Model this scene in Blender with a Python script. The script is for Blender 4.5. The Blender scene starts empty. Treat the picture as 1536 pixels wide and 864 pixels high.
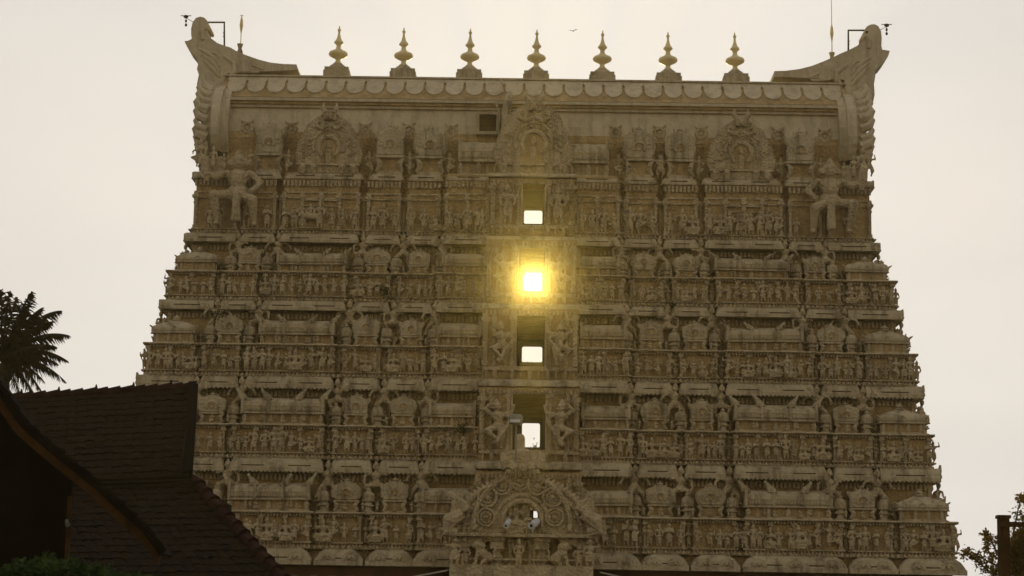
import bpy, bmesh, math, random
import numpy as np
from mathutils import Vector, Matrix

random.seed(7)
VAR = random.Random(99)
R = math.radians
SC = bpy.context.scene
COL = SC.collection

# ------------------------------------------------------------------ camera, sky, sun
F = 3127.0                                   # focal length in photo pixels (1536 wide)
PITCH, YAW, ROLL = R(9.87), R(0.53), R(0.95)
CAM = Vector((0, -100.0, 1.7))
FWD = Vector((-math.sin(YAW)*math.cos(PITCH), math.cos(YAW)*math.cos(PITCH), math.sin(PITCH)))
R0 = Vector((math.cos(YAW), math.sin(YAW), 0)); U0 = R0.cross(FWD)
RT = math.cos(ROLL)*R0 + math.sin(ROLL)*U0
UP = math.cos(ROLL)*U0 - math.sin(ROLL)*R0

def ray(px, py):
    return (FWD*F + RT*(px-768) + UP*(432-py)).normalized()

def at(px, py, Y):
    """the point at distance plane y = Y that lies in direction (px, py) of the photograph"""
    d = ray(px, py)
    return CAM + d*((Y-CAM.y)/d.y)

cam_d = bpy.data.cameras.new('camera')
cam_d.sensor_width = 36; cam_d.lens = 36*F/1536
cam_d.clip_start = 0.5; cam_d.clip_end = 6000
cam = bpy.data.objects.new('camera', cam_d); COL.objects.link(cam)
m = Matrix((RT, UP, -FWD)).transposed().to_4x4(); m.translation = CAM
cam.matrix_world = m
SC.camera = cam

SUN = ray(800, 425)
ELEV = math.asin(SUN.z); AZ = math.atan2(SUN.x, SUN.y)

W = bpy.data.worlds.new('World'); SC.world = W; W.use_nodes = True
nt = W.node_tree; nt.nodes.clear()
def wn(t, **k):
    n = nt.nodes.new(t)
    for a, b in k.items(): setattr(n, a, b)
    return n
sky = wn('ShaderNodeTexSky', sky_type='NISHITA', sun_disc=False, sun_elevation=ELEV, sun_rotation=AZ,
         air_density=1.0, dust_density=4.0, ozone_density=0.6, altitude=0)
SKY_STRENGTH = 0.10
# milky tropical morning: the blue of a clean sky is whitened by thin high haze
tint = wn('ShaderNodeMix', data_type='RGBA', blend_type='MULTIPLY'); tint.inputs[0].default_value = 1
tint.inputs[7].default_value = (2.7, 1.75, 1.06, 1)
nt.links.new(sky.outputs[0], tint.inputs[6])
veil = wn('ShaderNodeMix', data_type='RGBA', blend_type='MIX'); cn_ = wn('ShaderNodeTexNoise'); cn_.inputs['Scale'].default_value = 5.0; cn_.inputs['Detail'].default_value = 5
tcn = wn('ShaderNodeTexCoord'); cmp_ = wn('ShaderNodeMapping'); cmp_.inputs['Scale'].default_value = (1, 1, 3.2)
nt.links.new(tcn.outputs['Generated'], cmp_.inputs['Vector']); nt.links.new(cmp_.outputs[0], cn_.inputs['Vector'])
cr_n = wn('ShaderNodeValToRGB'); cr_n.color_ramp.elements[0].position = .35; cr_n.color_ramp.elements[1].position = .7
cr_n.color_ramp.elements[0].color = (7.1, 6.8, 6.6, 1); cr_n.color_ramp.elements[1].color = (7.65, 7.3, 7.0, 1)
nt.links.new(cn_.outputs['Fac'], cr_n.inputs[0]); nt.links.new(cr_n.outputs[0], veil.inputs[7])
nt.links.new(tint.outputs[2], veil.inputs[6])
# the sun's own disc, half a degree wide, in the sky where the sun lamp stands
tc = wn('ShaderNodeTexCoord')
dist = wn('ShaderNodeVectorMath', operation='DISTANCE'); dist.inputs[1].default_value = SUN
nt.links.new(tc.outputs['Generated'], dist.inputs[0])
lt = wn('ShaderNodeMath', operation='LESS_THAN'); lt.inputs[1].default_value = math.tan(R(0.27))
nt.links.new(dist.outputs['Value'], lt.inputs[0])
near = wn('ShaderNodeMapRange', interpolation_type='SMOOTHSTEP')       # thin cloud is brightest round the sun, fades towards the opposite sky
for q_, v_ in zip((1, 2, 3, 4), (0.5, 1.55, 1.0, 0.17)): near.inputs[q_].default_value = v_
nt.links.new(dist.outputs['Value'], near.inputs[0]); nt.links.new(near.outputs[0], veil.inputs[0])
aur = wn('ShaderNodeMapRange', interpolation_type='SMOOTHSTEP')        # the sky whitens round the sun
for q_, v_ in zip((1, 2, 3, 4), (0.04, 0.34, 1.0, 0.0)): aur.inputs[q_].default_value = v_
nt.links.new(dist.outputs['Value'], aur.inputs[0])
glow = wn('ShaderNodeMix', data_type='RGBA', blend_type='ADD'); glow.inputs[7].default_value = (1.45, 1.34, 0.95, 1)
nt.links.new(aur.outputs[0], glow.inputs[0]); nt.links.new(veil.outputs[2], glow.inputs[6])
disc = wn('ShaderNodeMix', data_type='RGBA', blend_type='MIX'); disc.inputs[7].default_value = (400, 370, 260, 1)
nt.links.new(lt.outputs[0], disc.inputs[0]); nt.links.new(glow.outputs[2], disc.inputs[6])
bg = wn('ShaderNodeBackground'); bg.inputs[1].default_value = SKY_STRENGTH
nt.links.new(disc.outputs[2], bg.inputs[0])
wo = wn('ShaderNodeOutputWorld'); nt.links.new(bg.outputs[0], wo.inputs[0])

sl = bpy.data.lights.new('sun', 'SUN'); sl.energy = 2.0; sl.angle = R(0.5); sl.color = (1.0, 0.86, 0.32)
so = bpy.data.objects.new('sun', sl); COL.objects.link(so)
so.rotation_mode = 'QUATERNION'; so.rotation_quaternion = (-SUN).to_track_quat('-Z', 'Y')

SC.view_settings.view_transform = 'Standard'; SC.view_settings.look = 'None'
SC.view_settings.exposure = 0.0; SC.view_settings.gamma = 1
SC.view_settings.use_curve_mapping = False
SC.render.engine = 'CYCLES'
SC.cycles.use_denoising = True
SC.cycles.max_bounces = 6; SC.cycles.volume_bounces = 0
SC.cycles.sample_clamp_indirect = 4

# ------------------------------------------------------------------ materials
def mat(name, c1, c2, scale=1.0, rough=0.85, bump=0.0, bump_scale=6.0, streak=0.0, streak_col=(0.03, 0.028, 0.02), metallic=0.0, detail=6, spec=0.25):
    m = bpy.data.materials.new(name); m.use_nodes = True
    t = m.node_tree; b = t.nodes['Principled BSDF']
    N = t.nodes.new; L = t.links.new
    g = N('ShaderNodeNewGeometry')
    n = N('ShaderNodeTexNoise'); n.inputs['Scale'].default_value = scale; n.inputs['Detail'].default_value = detail
    n.inputs['Roughness'].default_value = 0.65
    L(g.outputs['Position'], n.inputs['Vector'])
    r = N('ShaderNodeValToRGB'); r.color_ramp.elements[0].position = 0.33; r.color_ramp.elements[1].position = 0.67
    r.color_ramp.elements[0].color = (*c1, 1); r.color_ramp.elements[1].color = (*c2, 1)
    L(n.outputs['Fac'], r.inputs[0]); out = r.outputs[0]
    if streak:
        mp = N('ShaderNodeMapping'); mp.inputs['Scale'].default_value = (1.6, 1.6, 0.18)
        L(g.outputs['Position'], mp.inputs['Vector'])
        n2 = N('ShaderNodeTexNoise'); n2.inputs['Scale'].default_value = 1.3; n2.inputs['Detail'].default_value = 8
        n2.inputs['Roughness'].default_value = 0.7
        L(mp.outputs[0], n2.inputs['Vector'])
        r2 = N('ShaderNodeValToRGB'); r2.color_ramp.elements[0].position = 0.48; r2.color_ramp.elements[1].position = 0.66
        r2.color_ramp.elements[0].color = (0, 0, 0, 1); r2.color_ramp.elements[1].color = (streak,)*3 + (1,)
        L(n2.outputs['Fac'], r2.inputs[0])
        mx = N('ShaderNodeMix'); mx.data_type = 'RGBA'
        L(r2.outputs[0], mx.inputs[0]); L(out, mx.inputs[6]); mx.inputs[7].default_value = (*streak_col, 1)
        out = mx.outputs[2]
    L(out, b.inputs['Base Color'])
    b.inputs['Roughness'].default_value = rough; b.inputs['Metallic'].default_value = metallic
    b.inputs['Specular IOR Level'].default_value = spec
    if bump:
        n3 = N('ShaderNodeTexNoise'); n3.inputs['Scale'].default_value = bump_scale; n3.inputs['Detail'].default_value = 5
        L(g.outputs['Position'], n3.inputs['Vector'])
        v = N('ShaderNodeTexVoronoi'); v.inputs['Scale'].default_value = bump_scale*0.9
        L(g.outputs['Position'], v.inputs['Vector'])
        ad = N('ShaderNodeMath'); ad.operation = 'ADD'
        L(n3.outputs['Fac'], ad.inputs[0]); L(v.outputs['Distance'], ad.inputs[1])
        bp = N('ShaderNodeBump'); bp.inputs['Strength'].default_value = 1.0; bp.inputs['Distance'].default_value = bump
        L(ad.outputs[0], bp.inputs['Height']); L(bp.outputs[0], b.inputs['Normal'])
    return m

PALE = mat('pale_weathered_stucco', (0.40, 0.325, 0.215), (0.57, 0.49, 0.345), 0.9, bump=0.04, bump_scale=6, streak=0.75, streak_col=(0.10, 0.08, 0.05))
CARVE = mat('carved_cream_stucco', (0.42, 0.33, 0.205), (0.59, 0.49, 0.335), 1.6, bump=0.07, bump_scale=8, streak=0.55, streak_col=(0.12, 0.09, 0.05))
VAULT = mat('haze_pale_vault_plaster', (0.52, 0.44, 0.31), (0.64, 0.55, 0.40), 0.7, bump=0.03, bump_scale=4, streak=0.45, streak_col=(0.20, 0.17, 0.11))  # lighter than the stucco below, standing in for the warm haze veil
OCHRE = mat('ochre_lime_wall', (0.34, 0.23, 0.105), (0.52, 0.38, 0.20), 1.1, bump=0.05, bump_scale=7, streak=0.4, streak_col=(0.10, 0.07, 0.03))
DARK = mat('shade_dark_plaster', (0.055, 0.032, 0.015), (0.09, 0.055, 0.026), 1.2, bump=0.02)  # shade of passages and grooves put into the plaster colour
BRASS = mat('haze_pale_brass', (0.74, 0.62, 0.34), (0.88, 0.77, 0.46), 2.0, rough=0.5, metallic=0.15)  # haze and bloom over the finials put into a paler, duller colour
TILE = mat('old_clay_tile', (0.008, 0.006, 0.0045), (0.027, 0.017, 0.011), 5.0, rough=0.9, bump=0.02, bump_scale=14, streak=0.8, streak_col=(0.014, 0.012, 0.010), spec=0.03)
RIDGE = mat('ridge_tile_clay', (0.018, 0.009, 0.008), (0.045, 0.020, 0.017), 3.0, rough=0.9, bump=0.02, bump_scale=10, spec=0.03)
WOOD = mat('dark_old_timber', (0.035, 0.018, 0.007), (0.085, 0.042, 0.015), 3.0, rough=0.8, bump=0.02, bump_scale=9, spec=0.03)
BLACKW = mat('shade_black_boards', (0.006, 0.004, 0.003), (0.011, 0.008, 0.005), 2.0, rough=0.9, spec=0.03)  # near-black, with the shade under the gable put into the colour
IRON = mat('dark_iron', (0.015, 0.011, 0.007), (0.03, 0.022, 0.014), 4.0, rough=0.95, spec=0.03)
WHITEP = mat('white_enamel', (0.62, 0.66, 0.74), (0.72, 0.75, 0.80), 5.0, rough=0.4)
GREYP = mat('grey_enamel', (0.22, 0.22, 0.21), (0.30, 0.30, 0.28), 5.0, rough=0.5)
GLASS = mat('dark_lens', (0.02, 0.03, 0.08), (0.03, 0.045, 0.12), 5.0, rough=0.2)
CANVAS = mat('white_canvas', (0.46, 0.44, 0.38), (0.60, 0.58, 0.52), 1.5, rough=0.8, streak=0.3, streak_col=(0.2, 0.18, 0.14))
REDW = mat('rust_red_wash', (0.07, 0.028, 0.016), (0.13, 0.05, 0.028), 0.8, rough=0.9, streak=0.5)
SLATS = mat('brown_slats', (0.10, 0.05, 0.02), (0.15, 0.075, 0.03), 3.0)
GRANITE = mat('granite_plinth', (0.10, 0.09, 0.075), (0.18, 0.16, 0.13), 1.5, bump=0.03)
SOIL = mat('packed_earth', (0.035, 0.028, 0.02), (0.06, 0.048, 0.035), 0.3, bump=0.03)
BARK = mat('palm_bark', (0.05, 0.04, 0.028), (0.10, 0.08, 0.055), 4.0, bump=0.02)

def leaf_mat(name, c1, c2, trans=0.35):
    m = bpy.data.materials.new(name); m.use_nodes = True
    t = m.node_tree; b = t.nodes['Principled BSDF']; L = t.links.new
    n = t.nodes.new('ShaderNodeTexNoise'); n.inputs['Scale'].default_value = 3.0
    g = t.nodes.new('ShaderNodeNewGeometry'); L(g.outputs['Position'], n.inputs['Vector'])
    r = t.nodes.new('ShaderNodeValToRGB'); r.color_ramp.elements[0].position = .35; r.color_ramp.elements[1].position = .65
    r.color_ramp.elements[0].color = (*c1, 1); r.color_ramp.elements[1].color = (*c2, 1)
    L(n.outputs['Fac'], r.inputs[0]); L(r.outputs[0], b.inputs['Base Color'])
    b.inputs['Roughness'].default_value = 0.8; b.inputs['Specular IOR Level'].default_value = 0.08
    tr = t.nodes.new('ShaderNodeBsdfTranslucent'); L(r.outputs[0], tr.inputs['Color'])
    mx = t.nodes.new('ShaderNodeMixShader'); mx.inputs[0].default_value = trans
    L(b.outputs[0], mx.inputs[1]); L(tr.outputs[0], mx.inputs[2])
    L(mx.outputs[0], t.nodes['Material Output'].inputs[0])
    return m
PALMLEAF = leaf_mat('palm_leaf', (0.016, 0.012, 0.004), (0.042, 0.030, 0.009), 0.15)
TREELEAF = leaf_mat('glow_gold_leaf', (0.14, 0.095, 0.014), (0.28, 0.19, 0.026), 0.72)  # golden backlight put into the leaf colour
BUSHLEAF = leaf_mat('bush_leaf', (0.018, 0.040, 0.010), (0.05, 0.085, 0.022), 0.2)
TUFTLEAF = leaf_mat('tuft_leaf', (0.03, 0.045, 0.012), (0.06, 0.07, 0.022), 0.2)

# ------------------------------------------------------------------ mesh helpers
class MB:
    def __init__(s): s.v = []; s.f = []; s.m = []; s.mi = 0
    def add(s, vs, fs):
        o = len(s.v); s.v += [tuple(p) for p in vs]
        for f in fs: s.f.append(tuple(i+o for i in f)); s.m.append(s.mi)
    def box(s, x0, x1, y0, y1, z0, z1):
        s.add([(x0,y0,z0),(x1,y0,z0),(x1,y1,z0),(x0,y1,z0),(x0,y0,z1),(x1,y0,z1),(x1,y1,z1),(x0,y1,z1)],
              [(0,3,2,1),(4,5,6,7),(0,1,5,4),(1,2,6,5),(2,3,7,6),(3,0,4,7)])
    def taper(s, x, y, z0, z1, a0, a1, b0=None, b1=None):
        """a block whose half widths go from a0 (x) b0 (y) at z0 to a1, b1 at z1"""
        b0 = a0 if b0 is None else b0; b1 = a1 if b1 is None else b1
        s.add([(x-a0,y-b0,z0),(x+a0,y-b0,z0),(x+a0,y+b0,z0),(x-a0,y+b0,z0),(x-a1,y-b1,z1),(x+a1,y-b1,z1),(x+a1,y+b1,z1),(x-a1,y+b1,z1)],
              [(0,3,2,1),(4,5,6,7),(0,1,5,4),(1,2,6,5),(2,3,7,6),(3,0,4,7)])
    def prism(s, out, y0, y1, bev=0.0):
        """outline in x,z (counter-clockwise seen from -y) given thickness in y, front edge chamfered"""
        n = len(out)
        if bev:
            cx = sum(p[0] for p in out)/n; cz = sum(p[1] for p in out)/n
            ins = []
            for p in out:
                dx, dz = cx-p[0], cz-p[1]; l = math.hypot(dx, dz) or 1
                ins.append((p[0]+dx/l*bev, p[1]+dz/l*bev))
            vs = [(p[0], y0, p[1]) for p in ins]+[(p[0], y0+bev, p[1]) for p in out]+[(p[0], y1, p[1]) for p in out]
            fs = [tuple(range(n)), tuple(range(3*n-1, 2*n-1, -1))]
            for k in range(2):
                for i in range(n):
                    j = (i+1) % n; fs.append((k*n+i, k*n+n+i, k*n+n+j, k*n+j))
        else:
            vs = [(p[0], y0, p[1]) for p in out]+[(p[0], y1, p[1]) for p in out]
            fs = [tuple(range(n)), tuple(range(2*n-1, n-1, -1))]
            for i in range(n):
                j = (i+1) % n; fs.append((i, n+i, n+j, j))
        s.add(vs, fs)
    def loft(s, rings, caps=True):
        n = len(rings[0]); vs = [p for r in rings for p in r]; fs = []
        for k in range(len(rings)-1):
            for i in range(n):
                j = (i+1) % n; fs.append((k*n+i, k*n+j, (k+1)*n+j, (k+1)*n+i))
        if caps:
            fs.append(tuple(range(n-1, -1, -1))); fs.append(tuple(range((len(rings)-1)*n, len(rings)*n)))
        s.add(vs, fs)
    def profx(s, prof, x0, x1):
        s.loft([[(x0, p[0], p[1]) for p in prof], [(x1, p[0], p[1]) for p in prof]])
    def lathe(s, prof, c=(0,0,0), n=14, sx=1, sy=1):
        rings = []
        for r, z in prof:
            rings.append([(c[0]+sx*r*math.cos(2*math.pi*i/n), c[1]+sy*r*math.sin(2*math.pi*i/n), c[2]+z) for i in range(n)])
        s.loft(rings)
    def tube(s, p0, r0, p1, r1, n=8):
        p0 = Vector(p0); p1 = Vector(p1); d = (p1-p0)
        if d.length < 1e-6: return
        d.normalize(); a = d.orthogonal().normalized(); b = d.cross(a)
        ring = lambda p, r: [p+a*(r*math.cos(2*math.pi*i/n))+b*(r*math.sin(2*math.pi*i/n)) for i in range(n)]
        s.loft([ring(p0, r0), ring(p1, r1)])
    def path(s, pts, radii, n=8):
        rings = []; pts = [Vector(p) for p in pts]
        prev = None
        for i, p in enumerate(pts):
            d = (pts[min(i+1, len(pts)-1)]-pts[max(i-1, 0)]).normalized()
            a = d.orthogonal().normalized() if prev is None else (prev-d*prev.dot(d)).normalized()
            prev = a; b = d.cross(a); r = radii[i] if not isinstance(radii, (int, float)) else radii
            rings.append([p+a*(r*math.cos(2*math.pi*k/n))+b*(r*math.sin(2*math.pi*k/n)) for k in range(n)])
        s.loft(rings)
    def ball(s, c, r, sx=1, sy=1, sz=1, n=8, k=5):
        rings = []
        for j in range(1, k):
            t = math.pi*j/k; rr = r*math.sin(t); z = -r*math.cos(t)
            rings.append([(c[0]+sx*rr*math.cos(2*math.pi*i/n), c[1]+sy*rr*math.sin(2*math.pi*i/n), c[2]+sz*z) for i in range(n)])
        o = len(rings)
        vs = [p for q in rings for p in q]+[(c[0], c[1], c[2]-sz*r), (c[0], c[1], c[2]+sz*r)]
        fs = []
        for a in range(o-1):
            for i in range(n):
                j = (i+1) % n; fs.append((a*n+i, a*n+j, (a+1)*n+j, (a+1)*n+i))
        for i in range(n):
            j = (i+1) % n
            fs.append((o*n, j, i)); fs.append((o*n+1, (o-1)*n+i, (o-1)*n+j))
        s.add(vs, fs)
    def limb(s, p0, r0, p1, r1, n=8):
        s.tube(p0, r0, p1, r1, n); s.ball(p0, r0, n=n); s.ball(p1, r1, n=n)
    def ring(s, c, R_, r, a0=0, a1=360, n=16, k=6, sx=1, sz=1):
        """a torus arc standing in the x,z plane"""
        full = abs(a1-a0) >= 360; pts = []
        for i in range(n+1):
            a = R(a0+(a1-a0)*i/n); pts.append((c[0]+sx*R_*math.cos(a), c[1], c[2]+sz*R_*math.sin(a)))
        s.path(pts, r, k)
    def mesh(s, name, mats, smooth=False):
        me = bpy.data.meshes.new(name); me.from_pydata(s.v, [], s.f); 
        for mt in (mats if isinstance(mats, (list, tuple)) else [mats]): me.materials.append(mt)
        me.polygons.foreach_set('material_index', s.m)
        if smooth: me.polygons.foreach_set('use_smooth', [True]*len(s.f))
        me.update(); return me
    def build(s, name, mats, parent=None, loc=(0,0,0), smooth=False):
        return link(name, s.mesh(name, mats, smooth), parent, loc)

def link(name, me, parent=None, loc=(0,0,0), scale=(1,1,1), rot=(0,0,0)):
    o = bpy.data.objects.new(name, me); COL.objects.link(o)
    o.location = loc; o.scale = scale; o.rotation_euler = rot
    if parent: o.parent = parent
    return o
def tag(o, label=None, cat=None, group=None, kind=None):
    for k, v in (('label', label), ('category', cat), ('group', group), ('kind', kind)):
        if v: o[k] = v
    return o
def empty(name, loc=(0,0,0), parent=None):
    o = bpy.data.objects.new(name, None); COL.objects.link(o); o.location = loc
    if parent: o.parent = parent
    return o

def fuse(mb, name, voxel, mats=None):
    """one continuous skin over everything in mb (voxel remesh), as a mesh"""
    o = link('tmp', mb.mesh('tmp', CARVE))
    md = o.modifiers.new('r', 'REMESH'); md.mode = 'VOXEL'; md.voxel_size = voxel; md.use_smooth_shade = True
    sm = o.modifiers.new('s', 'SMOOTH'); sm.iterations = 1; sm.factor = 0.4
    dg = bpy.context.evaluated_depsgraph_get()
    me = bpy.data.meshes.new_from_object(o.evaluated_get(dg)); me.name = name
    bpy.data.objects.remove(o)
    me.materials.clear(); me.materials.append(mats or CARVE)
    return me

# ------------------------------------------------------------------ sculpture library (height 1, facing -y)
def human(mb, feet=(-.06, .06), pelvis=(0, 0, .48), chest=(0, 0, .70), head=(0, -.01, .86), kneeL=None, kneeR=None, footL=None, footR=None,
          armL=((-.17, -.02, .56), (-.13, -.09, .47)), armR=((.17, -.02, .56), (.13, -.09, .47)), extra=(), crown=1.0, belly=.085, skirt=True, k=1.0):
    P = Vector(pelvis); C = Vector(chest); H = Vector(head)
    mb.ball(H, .062*k, sz=1.12, n=10, k=7)
    mb.ball(H+Vector((0, -.055*k, -.008)), .017*k)                             # nose
    mb.ball(H+Vector((.066*k, 0, -.015)), .022*k); mb.ball(H+Vector((-.066*k, 0, -.015)), .022*k)   # ears with ear rings
    mb.limb(H+Vector((0, 0, -.03)), .036*k, C+Vector((0, 0, .06)), .04*k)
    if crown:
        mb.tube(H+Vector((0, 0, .035)), .072*k, H+Vector((0, 0, .075)), .062*k); mb.tube(H+Vector((0, 0, .06)), .06*k, H+Vector((0, 0, .06+.12*crown)), .016*k)
    mb.ball(C, .1*k, sx=1.15, sy=.75, sz=.85, n=10, k=7)
    W_ = C.lerp(P, .6); mb.limb(C, .085*k, W_, .062*k); mb.limb(W_, .064*k, P, belly*k)
    mb.ball(P, .1*k, sx=1.1, sy=.8, sz=.7, n=10)
    for sgn, kn, ft, fx in ((-1, kneeL, footL, feet[0]), (1, kneeR, footR, feet[1])):
        hip = P+Vector((sgn*.052, 0, -.02))
        kn = Vector(kn) if kn else Vector((fx*1.05, -.015, .26)); ft = Vector(ft) if ft else Vector((fx, 0, .04))
        mb.limb(hip, .068*k, kn, .048*k); mb.limb(kn, .05*k, ft, .03*k)
        mb.limb(ft+Vector((0, .01, -.015)), .026*k, ft+Vector((sgn*.012, -.07, -.022)), .024*k)
    if skirt: mb.tube(P+Vector((0, -.05, 0)), .03, P+Vector((0, -.06, -.30)), .035, 6)
    for sgn, arm in ((-1, armL), (1, armR)):
        for a in (arm,)+tuple(e[1] for e in extra if e[0] == sgn):
            sh = C+Vector((sgn*.108*k, 0, .045)); e = Vector(a[0]); h = Vector(a[1])
            mb.limb(sh, .043*k, e, .034*k); mb.limb(e, .035*k, h, .026*k); mb.ball(h, .034*k)

def fig_mesh(kind, voxel):
    mb = MB()
    if kind == 'standing': human(mb)
    elif kind == 'swaying':
        human(mb, pelvis=(.03, 0, .48), chest=(-.01, 0, .7), head=(.02, -.01, .86), armL=((-.2, -.02, .62), (-.19, -.06, .82)), kneeR=(.1, -.05, .27), footR=(.07, 0, .04))
    elif kind == 'four_armed':
        human(mb, extra=((-1, ((-.21, .01, .66), (-.22, -.02, .82))), (1, ((.21, .01, .66), (.22, -.02, .82)))), crown=1.2)
        mb.ring((0, .04, .88), .13, .018, n=14)
    elif kind == 'dancing':
        human(mb, pelvis=(0, 0, .46), kneeL=(-.2, -.08, .40), footL=(-.02, -.12, .28), kneeR=(.1, -.06, .25), footR=(.02, 0, .04),
              armL=((-.22, -.02, .66), (-.15, -.08, .55)), armR=((.24, -.02, .74), (.2, -.04, .92)), head=(-.02, -.01, .86))
    elif kind == 'seated':
        human(mb, pelvis=(0, 0, .30), chest=(0, 0, .54), head=(0, -.01, .72), kneeL=(-.24, -.08, .28), footL=(.03, -.14, .24), kneeR=(.2, -.1, .28), footR=(.13, -.1, .04),
              armL=((-.2, -.02, .42), (-.19, -.1, .34)), armR=((.2, -.02, .45), (.14, -.12, .52)), skirt=False,
              extra=((-1, ((-.22, .01, .54), (-.2, -.02, .7))), (1, ((.22, .01, .54), (.2, -.02, .7)))))
        mb.box(-.27, .27, -.12, .08, .13, .22); mb.box(-.22, .22, -.1, .08, 0, .14); mb.ring((0, .05, .74), .14, .02, n=14)
    elif kind == 'pair':
        a = MB(); human(a, armR=((.18, -.02, .58), (.24, -.02, .66)))
        for v in a.v: pass
        mb.add([(x*.9-.14, y, z) for x, y, z in a.v], a.f)
        a = MB(); human(a, pelvis=(.02, 0, .47), armL=((-.17, -.02, .58), (-.1, -.1, .6)), crown=.6)
        mb.add([(x*.9+.15, y, z*.9) for x, y, z in a.v], a.f)
    elif kind == 'attendant':
        human(mb, armL=((-.16, -.04, .6), (-.03, -.13, .64)), armR=((.16, -.04, .6), (.03, -.13, .64)), crown=.5)
    elif kind == 'rider':
        # a horse with one foreleg raised, a crowned rider in the saddle
        mb.limb((-.16, 0, .45), .12, (.2, 0, .45), .125, 10)
        mb.limb((-.2, 0, .5), .085, (-.3, 0, .74), .055); mb.limb((-.3, 0, .74), .058, (-.42, -.01, .66), .035); mb.limb((-.28, 0, .8), .02, (-.27, 0, .86), .01)
        for x, kx in ((-.2, -.22), (.22, .26)):
            mb.limb((x, -.05, .38), .05, (kx, -.05, .2), .034); mb.limb((kx, -.05, .2), .034, (x, -.05, .03), .028)
        mb.limb((-.2, .05, .38), .05, (-.33, .04, .3), .034); mb.limb((-.33, .04, .3), .032, (-.3, .04, .16), .026)
        mb.limb((.24, .05, .38), .05, (.3, .05, .2), .034); mb.limb((.3, .05, .2), .034, (.24, .05, .03), .028)
        mb.limb((.3, 0, .48), .03, (.38, 0, .3), .02)
        a = MB(); human(a, kneeL=(-.1, -.12, .36), footL=(-.08, -.12, .2), kneeR=(.1, .1, .36), footR=(.08, .1, .2), skirt=False)
        mb.add([(x*.75+.0, y*.9-.01, (z-.42)*.62+.56) for x, y, z in a.v], a.f)
        mb.box(-.34, .34, -.09, .09, 0, .03)
    elif kind == 'bracket':
        # a squatting bearer that holds the eave on its raised arms
        human(mb, pelvis=(0, 0, .40), chest=(0, -.03, .63), head=(0, -.06, .84), kneeL=(-.2, -.12, .33), footL=(-.13, -.02, .08), kneeR=(.2, -.12, .33), footR=(.13, -.02, .08),
              armL=((-.24, -.05, .62), (-.25, -.08, .42)), armR=((.24, -.05, .64), (.20, -.03, .84)), crown=.9, belly=.11, skirt=False, k=1.1)
    elif kind == 'bracket_wide':
        human(mb, pelvis=(0, 0, .42), chest=(0, -.03, .64), head=(0, -.06, .85), kneeL=(-.17, -.1, .26), footL=(-.25, -.02, .04), kneeR=(.17, -.1, .26), footR=(.25, -.02, .04),
              armL=((-.27, -.04, .66), (-.34, -.05, .50)), armR=((.27, -.04, .66), (.34, -.05, .50)), crown=.9, belly=.11, skirt=False, k=1.1)
    elif kind == 'guardian':
        # big club-bearing guardian, knees apart, one arm out, other hand on the thigh
        human(mb, pelvis=(0, 0, .44), chest=(0, -.02, .66), head=(-.0, -.05, .83), kneeL=(-.24, -.12, .40), footL=(-.20, -.04, .05), kneeR=(.17, -.12, .34), footR=(.18, -.03, .05),
              armL=((-.24, -.02, .64), (-.36, -.06, .72)), armR=((.24, -.03, .58), (.16, -.12, .46)), crown=1.0, belly=.12, k=1.12, skirt=False)
        for s in (-1, 1): mb.ball((s*.075, -.02, .84), .05, n=8)                  # curled hair
        mb.ball((0, -.06, .60), .10, sx=1.0, sy=.7, n=10)                       # belly
        mb.taper(0, -.12, .05, .44, .05, .035, .022, .03)                       # hanging sash
        mb.limb((-.33, -.06, .60), .03, (-.36, -.06, .88), .05)                 # club
        for s in (-1, 1): mb.ring((s*.02, -.1, .72), .1, .012, 180, 360, n=10)
    elif kind == 'door_guard':
        human(mb, pelvis=(.03, 0, .46), chest=(0, -.02, .68), head=(-.02, -.03, .85), kneeL=(-.17, -.1, .36), footL=(-.03, -.06, .22), kneeR=(.08, -.05, .25), footR=(.05, 0, .04),
              armL=((-.19, -.02, .8), (-.1, -.05, .93)), armR=((.21, -.03, .6), (.15, -.1, .48)), crown=1.1, k=1.05,
              extra=((1, ((.22, 0, .76), (.25, -.03, .9))),))
        mb.limb((.16, -.1, .48), .03, (-.04, -.1, .1), .05)
    elif kind == 'lion':
        mb.limb((.18, 0, .30), .17, (-.02, 0, .52), .16, 10)
        mb.ball((-.1, 0, .78), .15, n=10, k=7); mb.ball((-.22, -.02, .73), .08); mb.ball((-.05, 0, .72), .18, n=10, k=7)
        for y in (-.1, .1):
            mb.limb((-.1, y, .48), .065, (-.16, y, .2), .05); mb.limb((-.16, y, .2), .05, (-.17, y, .05), .05); mb.ball((-.22, y, .04), .06, sz=.7)
            mb.limb((.22, y, .24), .12, (.05, y, .12), .07); mb.limb((.05, y, .12), .06, (.02, y, .04), .05)
        mb.path([(.3, 0, .2), (.4, 0, .35), (.36, 0, .52), (.42, 0, .62)], [.04, .035, .03, .04])
        mb.ball((-.07, -.1, .93), .035); mb.ball((-.07, .1, .93), .035)
    return fuse(mb, kind, voxel)

HI = {k: fig_mesh(k, .019) for k in ('standing', 'swaying', 'four_armed', 'dancing', 'seated', 'pair', 'rider', 'attendant')}
LOW = {k: fig_mesh(k, .03) for k in ('standing', 'swaying', 'four_armed', 'dancing', 'seated', 'pair', 'rider', 'attendant')}
BRK = {k: fig_mesh(k, .024) for k in ('bracket', 'bracket_wide')}
GUARD = fig_mesh('guardian', .012); DOORG = fig_mesh('door_guard', .014); LION = fig_mesh('lion', .018)

# ------------------------------------------------------------------ tower measurements
PC = lambda py: 797+(432-py)*0.0166                    # where the tower's centre line crosses row py
def zc(py, Y): return at(PC(py), py, Y).z
def half(hpx, py, Y): return (at(PC(py)+hpx, py, Y)-at(PC(py), py, Y)).length

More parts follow.
